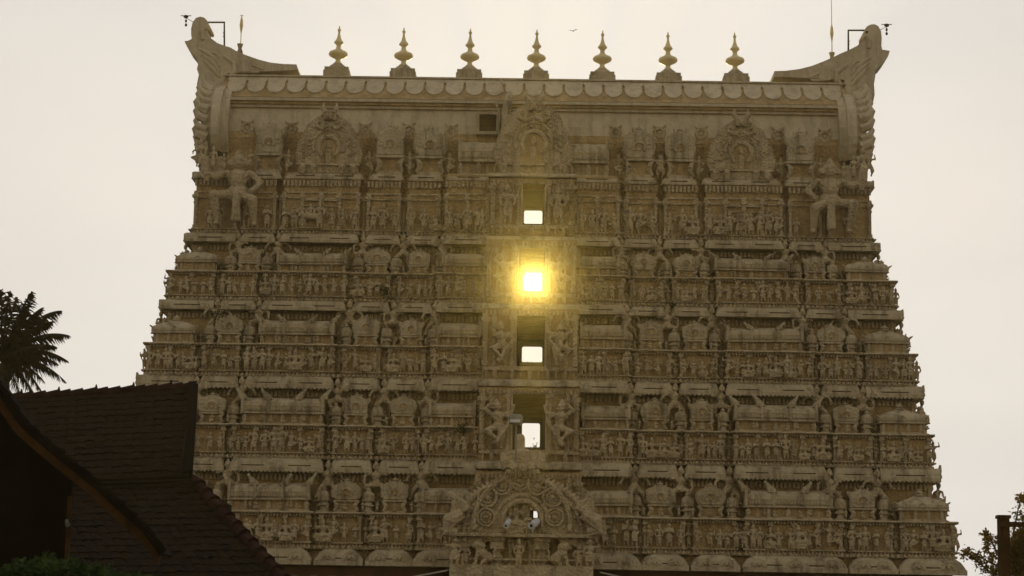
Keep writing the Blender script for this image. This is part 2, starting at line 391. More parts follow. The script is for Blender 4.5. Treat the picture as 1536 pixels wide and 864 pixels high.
NT = 5
YF = [0.6, 1.6, 2.5, 3.5, 4.6, 5.0]                    # wall plane of each storey
YBK = [16.5, 15.0, 13.6, 12.1, 11.4, 11.4]             # rear wall
KT = [827, 692, 569, 455, 354, 262]                    # top of eave k
KB = [853, 713, 588, 471, 369, 274]                    # lip of eave k
HWP = [648, 610, 583, 550, 514, 503]                   # half width at eave k
EP = [.55]*6
ZT = [zc(KT[k], YF[k]-EP[k]-.3) for k in range(6)]
ZB = [zc(KB[k], YF[k]-EP[k]-.3) for k in range(6)]
HW = [half(HWP[k], KB[k], YF[k]) for k in range(6)]
BAY = {'B': (.123, .257, .66), 'C': (.266, .367, .34), 'D': (.382, .485, .34), 'E': (.501, .731, .48), 'F': (.745, .847, .34), 'G': (.860, .985, .30)}
GAPS = [.262, .3745, .493, .738, .8535]
CEN = (-.123, .123, 1.15)

tower = tag(empty('temple_tower', (0, 0, 0)), 'tall tapering cream temple tower covered in sculptures, sun shining through its middle opening', 'temple tower')

def bays():
    yield ('A', CEN[0], CEN[1], CEN[2])
    for n, (a, b, p) in BAY.items():
        yield (n, a, b, p); yield (n, -b, -a, p)

# openings along the axis: near rectangle in photo pixels (x0,x1,y0,y1), far rectangle
OPEN = [((776, 814, 718, 800), (800, 806.5, 765, 780)),
        ((769, 818, 591, 675), (783, 809.5, 639, 676)),
        ((775, 817, 474, 550), (783, 813, 526, 551)),
        ((779, 817, 372, 440), (787.5, 812, 403, 441)),
        ((784, 816.5, 276, 338), (786, 813.5, 316, 339))]

def holes(i):
    n, f = OPEN[i]; yn = YF[i]-CEN[2]; yf = YBK[i]
    py = (n[2]+n[3])/2
    a = (at(n[0], py, yn).x, at(n[1], py, yn).x, zc(n[3], yn), zc(n[2], yn))
    pf = (f[2]+f[3])/2
    b = (at(f[0], pf, yf).x, at(f[1], pf, yf).x, zc(f[3], yf), zc(f[2], yf))
    return a, b

def cornice(x0, x1, yface, out, z0, z1, teeth=0, rnd=0.3, nasi=(), line=True):
    mb = MB()
    prof = [(0, 1.0), (.3, 1.0), (.55, .95), (.74, .82), (.86, .62), (.92, .36), (1.0, .30), (1.0, .02), (.95, 0), (.8, 0), (.76, .08), (0, .10)]
    st = []; L = x1-x0; rnd = min(rnd, L*.3)
    if rnd > 0:
        for t in (0, .15, .45, 1.0): st.append((x0+rnd*t, .42+.58*math.sin(t*math.pi/2)))
        for t in (1.0, .45, .15, 0): st.append((x1-rnd*t, .42+.58*math.sin(t*math.pi/2)))
    else: st = [(x0, 1), (x1, 1)]
    h = z1-z0
    rings = []
    for x, s in st:
        rings.append([(x, yface-out*o*(.8+.2*s) if z > .3 else yface-out*o, z0+(z*h*s if z > .3 else z*h)) for o, z in prof])
    mb.loft(rings)
    if teeth:
        n = int(L/teeth)
        for i in range(n):
            x = x0+L*(i+.5)/n; mb.box(x-teeth*.25, x+teeth*.25, yface-out*.99, yface-out*.84, z0-.045, z0+.01)
    if line:                                           # raised dark strips standing in for the shade of incised panel lines
        mb.mi = 1
        n = max(1, int(L/1.7))
        for i in range(n):
            c = x0+L*(i+.5)/n; l = L/n*.24
            mb.box(c-l, c+l, yface-out*.945, yface-out*.86, z0+h*.40, z0+h*.40+.045)
        mb.mi = 0
    for cx in nasi:                                    # horseshoe medallion on the face
        r = h*.46; out_ = [(cx+r*math.cos(a), z0+h*.30+r*1.15*math.sin(a)) for a in [math.pi*t/12 for t in range(13)]]
        mb.prism(out_, yface-out*1.03, yface-out*.5, .04)
        mb.ring((cx, yface-out*1.04, z0+h*.30), r*.62, .05, 0, 180, 10)
        mb.ball((cx, yface-out*1.03, z0+h*.45), .1)
    return mb

def dentils(mb, x0, x1, y, z0, z1, step, d):
    n = max(1, int((x1-x0)/step))
    for i in range(n):
        x = x0+(x1-x0)*(i+.5)/n; mb.box(x-step*.28, x+step*.28, y-d, y+.05, z0, z1)

def pilaster(mb, x, yw, z0, z1, w, d=.16):
    h = z1-z0
    mb.box(x-w*.75, x+w*.75, yw-d*1.3, yw, z0, z0+h*.09)
    mb.box(x-w*.5, x+w*.5, yw-d, yw, z0+h*.09, z0+h*.76)
    mb.box(x-w*.68, x+w*.68, yw-d*1.2, yw, z0+h*.70, z0+h*.75)
    mb.taper(x, yw-d*.55, z0+h*.76, z0+h*.86, w*.45, w*.85, d*.5, d*.8)
    mb.box(x-w*1.15, x+w*1.15, yw-d*1.6, yw, z0+h*.86, z0+h*.93)
    mb.box(x-w*.7, x+w*.7, yw-d*1.2, yw, z0+h*.93, z1)

# ---- small shrines
def kuta_mb(w, h, d=.7, var=0):
    """domed pavilion in front view: low porch with two lion brackets, shield shaped roof with a horseshoe window, pot finial"""
    mb = MB(); a = w/2
    mb.box(-a*.80, a*.80, -d*.4, d*.5, 0, h*.06); mb.mi = 1; mb.box(-a*.62, a*.62, -d*.30, d*.5, h*.06, h*.30); mb.mi = 0
    for s in (-1, 1):
        mb.path([(s*a*.80, -d*.35, h*.05), (s*a*.62, -d*.42, h*.15), (s*a*.70, -d*.40, h*.25), (s*a*.88, -d*.36, h*.33)], [a*.13, a*.16, a*.14, a*.09])
        mb.ball((s*a*.60, -d*.5, h*.20), a*.13)
    mb.box(-a*.86, a*.86, -d*.5, d*.5, h*.30, h*.345)
    o = [(-.80, .345), (.80, .345), (.93, .42), (1.0, .52), (.97, .62), (1.02, .70), (.92, .745), (.72, .76), (.60, .80), (.30, .815), (.16, .85), (-.16, .85), (-.30, .815), (-.60, .80), (-.72, .76), (-.92, .745), (-1.02, .70), (-.97, .62), (-1.0, .52), (-.93, .42)]
    if var == 1: o = [(-.70, .345), (.70, .345), (.9, .40), (1.04, .50), (1.06, .60), (.96, .70), (.72, .77), (.45, .80), (.2, .83), (.12, .86), (-.12, .86), (-.2, .83), (-.45, .80), (-.72, .77), (-.96, .70), (-1.06, .60), (-1.04, .50), (-.9, .40)]
    if var == 2: o = [(-.82, .345), (.82, .345), (.86, .5), (.80, .62), (1.0, .70), (1.06, .80), (.78, .76), (.50, .80), (.25, .86), (-.25, .86), (-.50, .80), (-.78, .76), (-1.06, .80), (-1.0, .70), (-.80, .62), (-.86, .5)]
    mb.prism([(x*a, z*h) for x, z in o], -d*.45, d*.5, a*.10)
    n = len(o)
    for i in range(n):                                  # flame beads round the rim
        p = o[i]; q = o[(i+1) % n]
        if min(p[1], q[1]) < .36: continue
        for t in (.25, .75): mb.ball(((p[0]+(q[0]-p[0])*t)*a*.97, -d*.38, (p[1]+(q[1]-p[1])*t)*h), a*.075, n=6, k=4)
    mb.ring((0, -d*.47, h*.53), a*.36, a*.10, -30, 210, 12, 6)
    mb.mi = 1; mb.prism([(a*.28*math.cos(t*math.pi/8), h*.49+a*.34*math.sin(t*math.pi/8)) for t in range(9)], -d*.462, -d*.3); mb.mi = 0
    mb.ball((0, -d*.47, h*.50), a*.12)
    for s in (-1, 1): mb.ring((s*a*.62, -d*.455, h*.56), a*.16, a*.05, 0, 360, 10, 5)
    mb.lathe([(a*.22, h*.83), (a*.30, h*.86), (a*.14, h*.885), (a*.22, h*.91), (a*.17, h*.94), (a*.06, h*.955), (a*.03, h*1.0)], n=8)
    for s in (-1, 1): mb.limb((s*a*.34, -d*.2, h*.82), a*.09, (s*a*.42, -d*.25, h*.90), a*.04)
    return mb

def shala_mb(L, h, d=.8, horns=4, tall=True):
    """long barrel roofed pavilion: porch with small posts, vault with a tiled face, pointed leaf horns along the ridge"""
    mb = MB(); a = L/2
    mb.box(-a, a, -d*.5, d*.5, 0, h*.05); mb.mi = 1; mb.box(-a*.96, a*.96, -d*.33, d*.5, h*.05, h*.30); mb.mi = 0
    n = 5 if horns else 3
    for i in range(n):
        x = -a*.92+2*a*.92*i/(n-1)
        mb.limb((x, -d*.38, h*.07), h*.05, (x, -d*.42, h*.17), h*.065); mb.ball((x, -d*.44, h*.22), h*.05); mb.limb((x, -d*.4, h*.2), h*.03, (x, -d*.4, h*.30), h*.03)
        if i < n-1:
            xm = x+a*.92/(n-1); mb.limb((xm, -d*.28, h*.06), h*.035, (xm, -d*.28, h*.2), h*.04); mb.ball((xm, -d*.3, h*.235), h*.035)
    mb.box(-a*1.02, a*1.02, -d*.58, d*.5, h*.30, h*.345)
    prof = [(-d*.50, h*.345), (-d*.56, h*.40), (-d*.58, h*.50), (-d*.52, h*.62), (-d*.36, h*.71), (-d*.12, h*.76), (d*.2, h*.77), (d*.5, h*.72), (d*.5, h*.345)]
    mb.profx(prof, -a*.97, a*.97)
    k = max(6, int(L/.16))
    for i in range(k):                                  # ribs of the vault's tiled face
        x = -a*.93+2*a*.93*(i+.5)/k; w_ = a*.93/k*.55
        mb.box(x-w_, x+w_, -d*.61, -d*.5, h*.39, h*.50)
    mb.mi = 1; mb.box(-a*.95, a*.95, -d*.592, -d*.5, h*.505, h*.52); mb.mi = 0
    for x in ([-a*.34, a*.34] if horns == 4 else []):   # framed middle panel
        mb.box(x-.05, x+.05, -d*.63, -d*.3, h*.345, h*.70)
    for s in (-1, 1):                                   # end gables
        mb.box(s*a*.97-.07, s*a*.97+.07, -d*.64, d*.5, h*.345, h*.80)
    xs = {4: (-.96, -.36, .36, .96), 2: (-.95, .95), 3: (-.95, 0, .95)}.get(horns, ())
    for x in xs:
        sgn = -1 if x < 0 else 1; x *= a; hh = h*(.26 if tall else .18); w_ = h*.11
        o = [(x-w_, h*.70), (x+w_, h*.70), (x+w_*.9+sgn*w_*.3, h*.70+hh*.45), (x+sgn*w_*1.5+w_*.35, h*.70+hh), (x+sgn*w_*1.5-w_*.35, h*.70+hh), (x-w_*.8+sgn*w_*.5, h*.70+hh*.5)]
        mb.prism(o, -d*.5, -d*.1, .03)
        mb.ball((x+sgn*w_*.4, -d*.5, h*.78), h*.035); mb.ball((x+sgn*w_*1.6, -d*.3, h*.72+hh), h*.045)
    return mb

def pot_mb(w, h):
    """slim bullet shaped pot shrine between two pavilions"""
    mb = MB(); a = w/2
    mb.lathe([(a*.95, 0), (a*.95, h*.06), (a*.6, h*.10), (a*.55, h*.22), (a*.95, h*.26), (a*.95, h*.30), (a*.7, h*.33), (a*.5, h*.40), (a*.85, h*.44), (a*.95, h*.50),
              (a*1.0, h*.60), (a*.95, h*.70), (a*.80, h*.77), (a*.45, h*.82), (a*.30, h*.85), (a*.42, h*.89), (a*.25, h*.94), (a*.05, h*1.0)], n=12, sy=.8)
    for t in range(7): mb.ball((a*.95*math.cos(math.pi*(t+.0)/6), -a*.76*math.sin(math.pi*t/6), h*.47), a*.13, n=6, k=4)
    mb.ring((0, -a*.74, h*.58), a*.34, a*.10, 0, 180, 8, 5)
    return mb

def dome_mb(w, h, d):
    """square corner pavilion with a four sided swept dome"""
    mb = MB(); a = w/2; b = d/2
    mb.box(-a*.92, a*.92, -b*.9, b*.9, 0, h*.05); mb.mi = 1; mb.box(-a*.80, a*.80, -b*.78, b*.8, h*.05, h*.30); mb.mi = 0
    for i in range(4):
        x = -a*.8+1.6*a*i/3; mb.limb((x, -b*.8, h*.07), h*.05, (x, -b*.82, h*.2), h*.06); mb.ball((x, -b*.84, h*.25), h*.045)
    mb.box(-a, a, -b, b, h*.30, h*.345)
    rings = []
    for s, z in ((.96, .345), (1.02, .40), (1.0, .47), (.86, .56), (.62, .63), (.38, .69), (.24, .73)):
        rings.append([(-a*s, -b*s, h*z), (a*s, -b*s, h*z), (a*s, b*s, h*z), (-a*s, b*s, h*z)])
    mb.loft(rings)
    for sx_ in (-1, 1):
        mb.limb((sx_*a*.98, -b*.95, h*.46), h*.04, (sx_*a*1.12, -b*1.05, h*.53), h*.018)
        mb.limb((sx_*a*.98, b*.95, h*.46), h*.04, (sx_*a*1.12, b*1.05, h*.53), h*.018)
    mb.ring((0, -b*1.0, h*.44), h*.07, h*.025, 0, 180, 8, 5)
    mb.lathe([(a*.25, h*.72), (a*.30, h*.76), (a*.14, h*.79), (a*.20, h*.83), (a*.12, h*.87), (a*.03, h*.94)], n=10)
    return mb

# ---- figures: the hundred largest are parts of their own, the rest one frieze
BIG = []; FRZ_V = []; FRZ_F = []; FRZ_N = [0]; cache = {}
def frieze(kind, x, y, z, h, flip=False, sx=1.0):
    if kind not in cache:
        me = LOW[kind]; v = np.empty(len(me.vertices)*3); me.vertices.foreach_get('co', v)
        cache[kind] = (v.reshape(-1, 3), [tuple(p.vertices) for p in me.polygons])
    v, f = cache[kind]
    s = -1 if flip else 1
    w_ = v*np.array([h*s*sx*VAR.uniform(.88, 1.14), h*1.1, h])
    c_, s_ = math.cos(t_ := VAR.uniform(-.45, .45)), math.sin(t_)
    lean = VAR.uniform(-.06, .06)
    w_ = np.stack([w_[:, 0]*c_-w_[:, 1]*s_+lean*w_[:, 2], w_[:, 0]*s_+w_[:, 1]*c_, w_[:, 2]], 1)
    FRZ_V.append(w_+np.array([x, y, z]))
    o = FRZ_N[0]
    FRZ_F.extend([tuple(i+o for i in (q[::-1] if flip else q)) for q in f]); FRZ_N[0] += len(v)
KINDS = ['standing', 'swaying', 'four_armed', 'dancing', 'pair', 'attendant', 'standing', 'swaying', 'seated']

def figure(me, x, y, z, h, parent, flip=False, sx=1.0, name='figure', rz=0):
    return link(name, me, parent, (x, y, z), (h*sx*(-1 if flip else 1), h*1.05, h), (0, 0, rz+(0 if me in (GUARD, LION) else VAR.uniform(-.3, .3))))

# ------------------------------------------------------------------ storeys
OPEN_RECT = []
for i in range(NT):
    zb, zt = ZT[i], ZB[i+1]; yb, yt = YF[i], YF[i+1]; hb, ht = HW[i]*.985, HW[i+1]*.985
    H = zt-zb
    Z = lambda f: zb+f*H
    top5 = (i == 4)
    fw = .74 if top5 else .435                         # top of the figure wall as a share of the storey
    (nx0, nx1, nz0, nz1), (fx0, fx1, fz0, fz1) = holes(i)
    OPEN_RECT.append((nx0, nx1, nz0, nz1))
    mb = MB(); mb.mi = 1
    ztop = ZT[i+1]
    def slab(hx, y0, y1, z0, z1):
        """a wall block right through the tower less the passage"""
        nzt = nz1+.45
        mb.box(-hx, nx0, y0, y1, z0, z1); mb.box(nx1, hx, y0, y1, z0, z1)
        if z0 < nz0: mb.box(nx0, nx1, y0, y1, z0, min(nz0, z1))
        if z1 > nzt: mb.box(nx0, nx1, y0, y1, max(nzt, z0), z1)
    slab(hb, yb, YBK[i], ZB[i], Z(fw)); slab(ht, yt, YBK[i+1], Z(fw), ztop)
    # far wall of the passage with its smaller opening
    yf = min(YBK[i], YBK[i+1])
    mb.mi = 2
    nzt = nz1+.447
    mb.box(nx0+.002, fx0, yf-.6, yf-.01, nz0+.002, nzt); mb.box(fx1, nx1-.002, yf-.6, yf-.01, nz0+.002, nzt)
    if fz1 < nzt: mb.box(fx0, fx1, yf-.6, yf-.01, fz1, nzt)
    rt = .42 if i == 3 else .12                         # rounded far opening; the sun storey's top is shaped to round the glow
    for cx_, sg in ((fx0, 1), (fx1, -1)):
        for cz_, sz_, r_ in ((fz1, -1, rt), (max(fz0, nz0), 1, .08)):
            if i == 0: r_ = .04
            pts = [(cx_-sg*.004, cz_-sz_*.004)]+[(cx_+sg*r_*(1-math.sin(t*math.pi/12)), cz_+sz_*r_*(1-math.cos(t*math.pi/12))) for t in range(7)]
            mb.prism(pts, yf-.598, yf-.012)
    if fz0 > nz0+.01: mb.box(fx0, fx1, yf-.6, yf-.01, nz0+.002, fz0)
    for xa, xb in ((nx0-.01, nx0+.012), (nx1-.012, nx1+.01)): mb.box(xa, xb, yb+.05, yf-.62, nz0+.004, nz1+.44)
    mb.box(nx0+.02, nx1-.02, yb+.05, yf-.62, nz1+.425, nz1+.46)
    mb.mi = 0
    for q in range(150):
        xx = -HW[i]*.98+HW[i]*1.96*(q+.5)/150
        if abs(xx) < CEN[1]*HW[i]: continue
        mb.ball((xx, yb-.62, ZT[i]+.05), VAR.uniform(.06, .11), n=6, k=4)
    storey = mb                                         # keep adding carved trim to the same wall mesh
    items = []
    rnd = random.Random(50+i)
    for (n, fa, fb, pr) in bays():
        x0, x1 = fa*HW[i], fb*HW[i]; u0, u1 = fa*HW[i+1], fb*HW[i+1]
        if n == 'G':
            if fa > 0: x1, u1 = hb+.1, ht+.1
            else: x0, u0 = -hb-.1, -ht-.1
        yw = yb-pr; yu = yt-pr*.6
        if n == 'A':
            # central projection with the opening, framed by pilasters
            mb.mi = 1
            zmax = ZB[i+1]+.05
            mb.box(x0, nx0, yw, yb+.02, ZB[i], zmax); mb.box(nx1, x1, yw, yb+.02, ZB[i], zmax)
            mb.box(nx0, nx1, yw, yb+.02, ZB[i], nz0); mb.box(nx0, nx1, yw, yb+.02, nz1, zmax)
            if zmax > Z(fw): mb.box(x0, nx0, yb+.02, yt+.02, Z(fw)+.003, zmax); mb.box(nx1, x1, yb+.02, yt+.02, Z(fw)+.003, zmax); mb.box(nx0, nx1, yb+.02, yt+.02, max(nz1, Z(fw)), zmax)
            mb.mi = 0
            fr = .10
            mb.box(nx0-fr, nx0-.003, yw-.12, yw+.02, nz0, nz1+fr); mb.box(nx1+.003, nx1+fr, yw-.12, yw+.02, nz0, nz1+fr)
            mb.box(nx0-.003, nx1+.003, yw-.12, yw+.02, nz1+.004, nz1+fr)
            mb.box(x0+.05, x1-.05, yw-.25, yw+.02, nz0-.22, nz0-.06); mb.box(x0+.15, x1-.15, yw-.16, yw+.02, nz0-.055, nz0-.004)
            for s in (-1, 1):
                cx = (x0+x1)/2; xe = x1-.16 if s > 0 else x0+.16; xi = nx1+.22 if s > 0 else nx0-.22
                pilaster(mb, xe, yw, nz0, zt-.25, .20, .2); pilaster(mb, xi, yw, nz0, nz1+.2, .13, .15)
                pilaster(mb, xe-s*.42, yw, nz0, zt-.25, .12, .14)
                if 1 <= i <= 4:
                    hf = (nz1-nz0)*(.86 if i < 4 else .92)
                    items.append(('figure', DOORG if i < 4 else HI['four_armed'], (xe-s*.2+xi)/2, yw-.28, nz0+.02, hf, s > 0, 1.35 if i < 4 else 1.15))
            dentils(mb, x0+.1, x1-.1, yw, zt-.26, zt-.05, .2, .12)
            # little balustrade frieze above the eave below
            for q in range(11):
                xx = x0+(x1-x0)*(q+.5)/11
                if q % 2: mb.limb((xx, yw-.28, ZT[i]-.02), .09, (xx, yw-.30, nz0-.35), .11, 6); mb.ball((xx, yw-.3, nz0-.25), .09)
                else: pilaster(mb, xx, yw-.12, ZT[i]-.02, nz0-.18, .08, .12)
            continue
        # ---- base mouldings
        mb.mi = 0
        mb.box(x0, x1, yw-.10, yb+.02, zb-.02, Z(.03)); mb.box(x0-.05, x1+.05, yw-.22, yb+.02, Z(.065), Z(.085))
        dentils(mb, x0, x1, yw, Z(.03), Z(.065), .17, .12)
        # ---- figure wall
        mb.mi = 1; mb.box(x0+.06, x1-.06, yw, yb+.02, Z(.03), Z(fw)); mb.mi = 0
        np_ = {'B': 3, 'C': 2, 'D': 2, 'E': 5, 'F': 2, 'G': 3}[n]
        z0p, z1p = Z(.085), Z(fw-.005)
        ps = [x0+.12+(x1-x0-.24)*q/(np_-1) for q in range(np_)]
        for xx in ps: pilaster(mb, xx, yw, z0p, z1p, .11 if not top5 else .15)
        if top5:
            mb.box(x0+.1, x1-.1, yw-.1, yw, Z(.64), Z(.665)); dentils(mb, x0, x1, yw, Z(.87), Z(.98), .2, .13)
            mb.box(x0+.02, x1-.02, yw-.08, yb+.02, Z(.74), Z(.77)); mb.mi = 1; mb.box(x0+.1, x1-.1, yw+.02, yt+.02, Z(.77), ztop-.1); mb.mi = 0
            if n == 'E':                                # framed panel behind the riders
                mb.box(x0+1.1, x1-1.1, yw-.16, yw-.02, Z(.60), Z(.635)); mb.box(x0+1.1, x1-1.1, yw-.12, yw-.02, Z(.5), Z(.515))
        fh = (.50 if top5 else .325)*H
        nf = {'B': 6, 'C': 4, 'D': 4, 'E': 10, 'F': 4, 'G': 6}[n]
        if top5: nf = {'B': 4, 'C': 3, 'D': 3, 'E': 7, 'F': 2, 'G': 1}[n]
        q = 0
        while q < nf:
            xx = x0+(x1-x0)*(q+.5)/nf+rnd.uniform(-.07, .07)
            k = rnd.choice(KINDS); hh = fh*rnd.uniform(.74, 1.06); fl = rnd.random() < .5
            if n == 'E' and q == nf//2: k, hh = ('seated' if i in (0, 2) else 'four_armed'), fh*1.08
            if top5 and n == 'E' and q == 2 and fa < 0: k, hh = 'rider', fh*1.05
            wide = 1.25 if k in ('pair', 'seated', 'rider') else 1.12
            if top5: items.append(('figure', HI[k], xx, yw-.24, z0p, hh*.92, fl, wide))
            else: frieze(k, xx, yw-.26, z0p, hh, fl, wide)
            q += 1
        if top5:
            items.append(('cornice', n, fa, fb)); continue
        # ---- small eave over the figures
        zs, ze = Z(.44), Z(.475)
        prof = [(yw+.3, zs), (yw-.30, zs), (yw-.36, zs+.05), (yw-.32, zs+.10), (yw-.15, ze), (yw+.3, ze)]
        mb.profx(prof, x0-.12, x1+.12); dentils(mb, x0, x1, yw-.12, Z(.41), Z(.438), .15, .1)
        # ---- rail and recess wall behind the pavilions
        mb.mi = 1; mb.box(u0, u1, yt-.10, yt+.05, Z(.475), Z(1.0)); mb.mi = 0
        for s, xx in ((0, u0+.12), (1, u1-.12)): pilaster(mb, xx, yt-.10, Z(.62), Z(.98), .13, .14)
        dentils(mb, u0, u1, yt-.12, Z(.90), Z(.985), .2, .14)
        items.append(('shrine', n, fa, fb, yw, yu, x0, x1, u0, u1)); items.append(('cornice', n, fa, fb))
    # recess strips between the bays
    for g in GAPS:
        for s in (-1, 1):
            x = s*g*HW[i]; pilaster(mb, x, yb, Z(.085), Z(fw-.01), .10, .12)
            mb.box(x-.4, x+.4, yb-.2, yb+.02, zb-.02, Z(.05))
            if not top5:
                mb.profx([(yb+.2, Z(.44)), (yb-.18, Z(.44)), (yb-.2, Z(.455)), (yb-.05, Z(.475)), (yb+.2, Z(.475))], x-.45, x+.45)
                frieze(rnd.choice(('standing', 'attendant')), x, yb-.2, Z(.085), .26*H, rnd.random() < .5, 1.0)
    if not top5:                                        # thin rail running across behind the pavilions
        mb.box(-ht, -BAY['B'][0]*HW[i+1], yt-.22, yt-.1, Z(.625), Z(.645)); mb.box(BAY['B'][0]*HW[i+1], ht, yt-.22, yt-.1, Z(.625), Z(.645))
    # side faces: rail, pilasters and mouldings that make the stepped outline
    for s in (-1, 1):
        for q in range(7):
            yy = yb+.8+q*2.0
            if yy > YBK[i]-.5: break
            xo = s*(hb+.02)
            mb.box(min(xo, xo+s*.16), max(xo, xo+s*.16), yy-.16, yy+.16, Z(.0), Z(fw))
        for z0_, z1_, o in ((0, .03, .22), (.065, .085, .34)):
            xa, xb = s*(hb-.1), s*(hb+o); mb.box(min(xa, xb), max(xa, xb), yb-.2, YBK[i], Z(z0_)+.004, Z(z1_)+.004)
        if not top5:
            xa, xb = s*(hb-.1), s*(hb+.24); mb.box(min(xa, xb), max(xa, xb), yb-.3, YBK[i], Z(.442), Z(.47))
    st = mb.build('storey', [CARVE, OCHRE, DARK], tower)
    # ---- children of the storey
    protos = {}
    for it in items:
        if it[0] == 'figure':
            _, me, x, y, z, h, fl, sx = it; figure(me, x, y, z, h, st, fl, sx)
        elif it[0] == 'shrine':
            _, n, fa, fb, yw, yu, x0, x1, u0, u1 = it
            zs = Z(.476); hs = H*.475; yy = (yw+yt)/2-.08
            cx = (x0+x1+u0+u1)/4; w = (x1-x0)
            key = n
            if n in 'CDF':
                v = (i+'CDF'.index(n)) % 3; key = ('k', v)
                if key not in protos: protos[key] = kuta_mb(w*.66, hs, .9, v).mesh('miniature_shrine', [PALE, OCHRE])
            elif n == 'E':
                if key not in protos: protos[key] = shala_mb(w*.86, hs*(1.05 if i < 2 else .98), 1.0, 4, i < 2).mesh('miniature_shrine', [PALE, OCHRE])
            elif n == 'B':
                if key not in protos: protos[key] = shala_mb(w*.84, hs*.98, 1.0, 2, False).mesh('miniature_shrine', [PALE, OCHRE])
            else:
                if key not in protos: protos[key] = dome_mb(w*.88, hs*.98, 1.5).mesh('miniature_shrine', [PALE, OCHRE])
                cx = (cx*.45+(x0+x1)/2*.55)
            dup_ = link('miniature_shrine', protos[key], st, (cx+VAR.uniform(-.05, .05), yy, zs), (VAR.uniform(.95, 1.05), 1, VAR.uniform(.95, 1.04)), (0, VAR.uniform(-.012, .012), 0))
            for s_ in (-1, 1):
                frieze(VAR.choice(('standing', 'attendant', 'dancing')), cx+s_*(w*.5-.12), yt-.42, zs, hs*VAR.uniform(.44, .58), s_ > 0)
                frieze('attendant', cx+s_*w*.40, yy-.52, zs+hs*.04, hs*.26, s_ > 0)
            if n == 'E':
                for q in (-.3, .3): frieze('seated', cx+q*w*.42, yy-.52, zs+hs*.05, hs*.26, q > 0)
            if n in 'CDFE':                             # a little deity in the porch
                frieze('seated', cx, yy-.45, zs+hs*.06, hs*.27)
                if n == 'E':
                    for q in (-.55, .55): frieze('dancing', cx+q*w*.42, yy-.5, zs+hs*.05, hs*.27, q > 0)
        else:
            _, n, fa, fb = it; k = i+1
            pr = BAY[n][2]; x0, x1 = fa*HW[k], fb*HW[k]
            if n == 'G':
                if fa > 0: x1 = HW[k]+.12
                else: x0 = -HW[k]-.12
            cornice(x0, x1, YF[k]-pr*.75, .62, ZB[k], ZT[k], .2 if k in (1, 2) else 0, .16 if n != 'G' else 0).build('cornice', [PALE, DARK], st)
    # pots and bearers in the gaps
    if not top5:
        pot = pot_mb(.62, H*.34).mesh('pot_shrine', PALE)
        for gi, g in enumerate(GAPS):
            for s in (-1, 1):
                xb_ = s*g*HW[i]; xt_ = s*g*HW[i+1]; xm = (xb_+xt_)/2
                link('pot_shrine', pot, st, (xm+s*.12*(1 if gi % 2 else -1), (yb+yt)/2-.35, Z(.476)))
                if gi < 5:
                    k = 'bracket' if (gi+i) % 2 else 'bracket_wide'
                    figure(BRK[k], xt_-s*.05, yt-.66, Z(.66), H*.50, st, (s > 0) ^ (gi % 3 == 0), 1.2, 'bracket_figure')
    # the central eave
    k = i+1
    xa, xb = CEN[0]*HW[k], CEN[1]*HW[k]
    zl = zc({1: 704, 2: 580, 3: 464.5, 4: 362.5, 5: 266}[k], YF[k]-1.6)
    cornice(xa-.12, xb+.12, YF[k]-CEN[2]+.1, .66, zl, zl+(ZT[k]-ZB[k])*.62, 0, 0, (), False).build('cornice', [PALE, DARK], st)
    mb = None
    # ornaments standing out on the side faces (seen in the outline)
    if not top5:
        orn = dome_mb(1.5, H*.40, 1.3).mesh('miniature_shrine', [PALE, OCHRE])
        for s in (-1, 1):
            for q, yy in enumerate((yb+3.4, yb+6.6)):
                link('miniature_shrine', orn, st, (s*((hb+ht)/2+.1), yy, Z(.476)), (1, 1, 1), (0, 0, R(90)))
    tm = MB(); hk = ZT[k]-ZB[k]
    tm.path([(-.5, 0, .1), (-.06, 0, .15), (.08, 0, .3), (.06, 0, hk*.85)], [.18, .15, .1, .04]); tm.box(-.6, 0, -.62, .6, .02, .30)
    tm.path([(-.25, -.3, .3), (.0, -.3, hk*.8), (.03, -.3, hk+.12)], [.16, .12, .05])
    tm = tm.mesh('eave_tip', PALE)
    for s in (-1, 1):
        for q in range(5): link('eave_tip', tm, st, (s*(HW[k]+.24), YF[k]+.3+q*1.25, ZB[k]), (s, 1, rnd.uniform(.85, 1.15)))
        if not top5:
            for q in range(4):
                link('pot_shrine', pot, st, (s*((hb*(.35+.25*(q % 2))+ht*(.65-.25*(q % 2)))+.15), yb+.3+q*2.1, Z(.476)), (1.2, 1.2, rnd.uniform(.8, 1.15)))
                frieze('four_armed', s*(ht+.35+.3*(q % 2)), yt+.2+q*1.5, Z(.48), H*.42, s > 0, 1.1)
                figure(BRK['bracket_wide'], s*(ht+.48), yt+.6+q*1.9, Z(.60), H*.44, st, q % 2 == 0, 1.1, 'bracket_figure', s*R(90))
        if not top5:
            for q in range(5):
                yy = YF[i]+.5+q*1.6; x = s*(hb+.30)
                frieze(rnd.choice(('standing', 'dancing', 'four_armed')), x, yy, Z(.09), .32*H, False, 1.0)

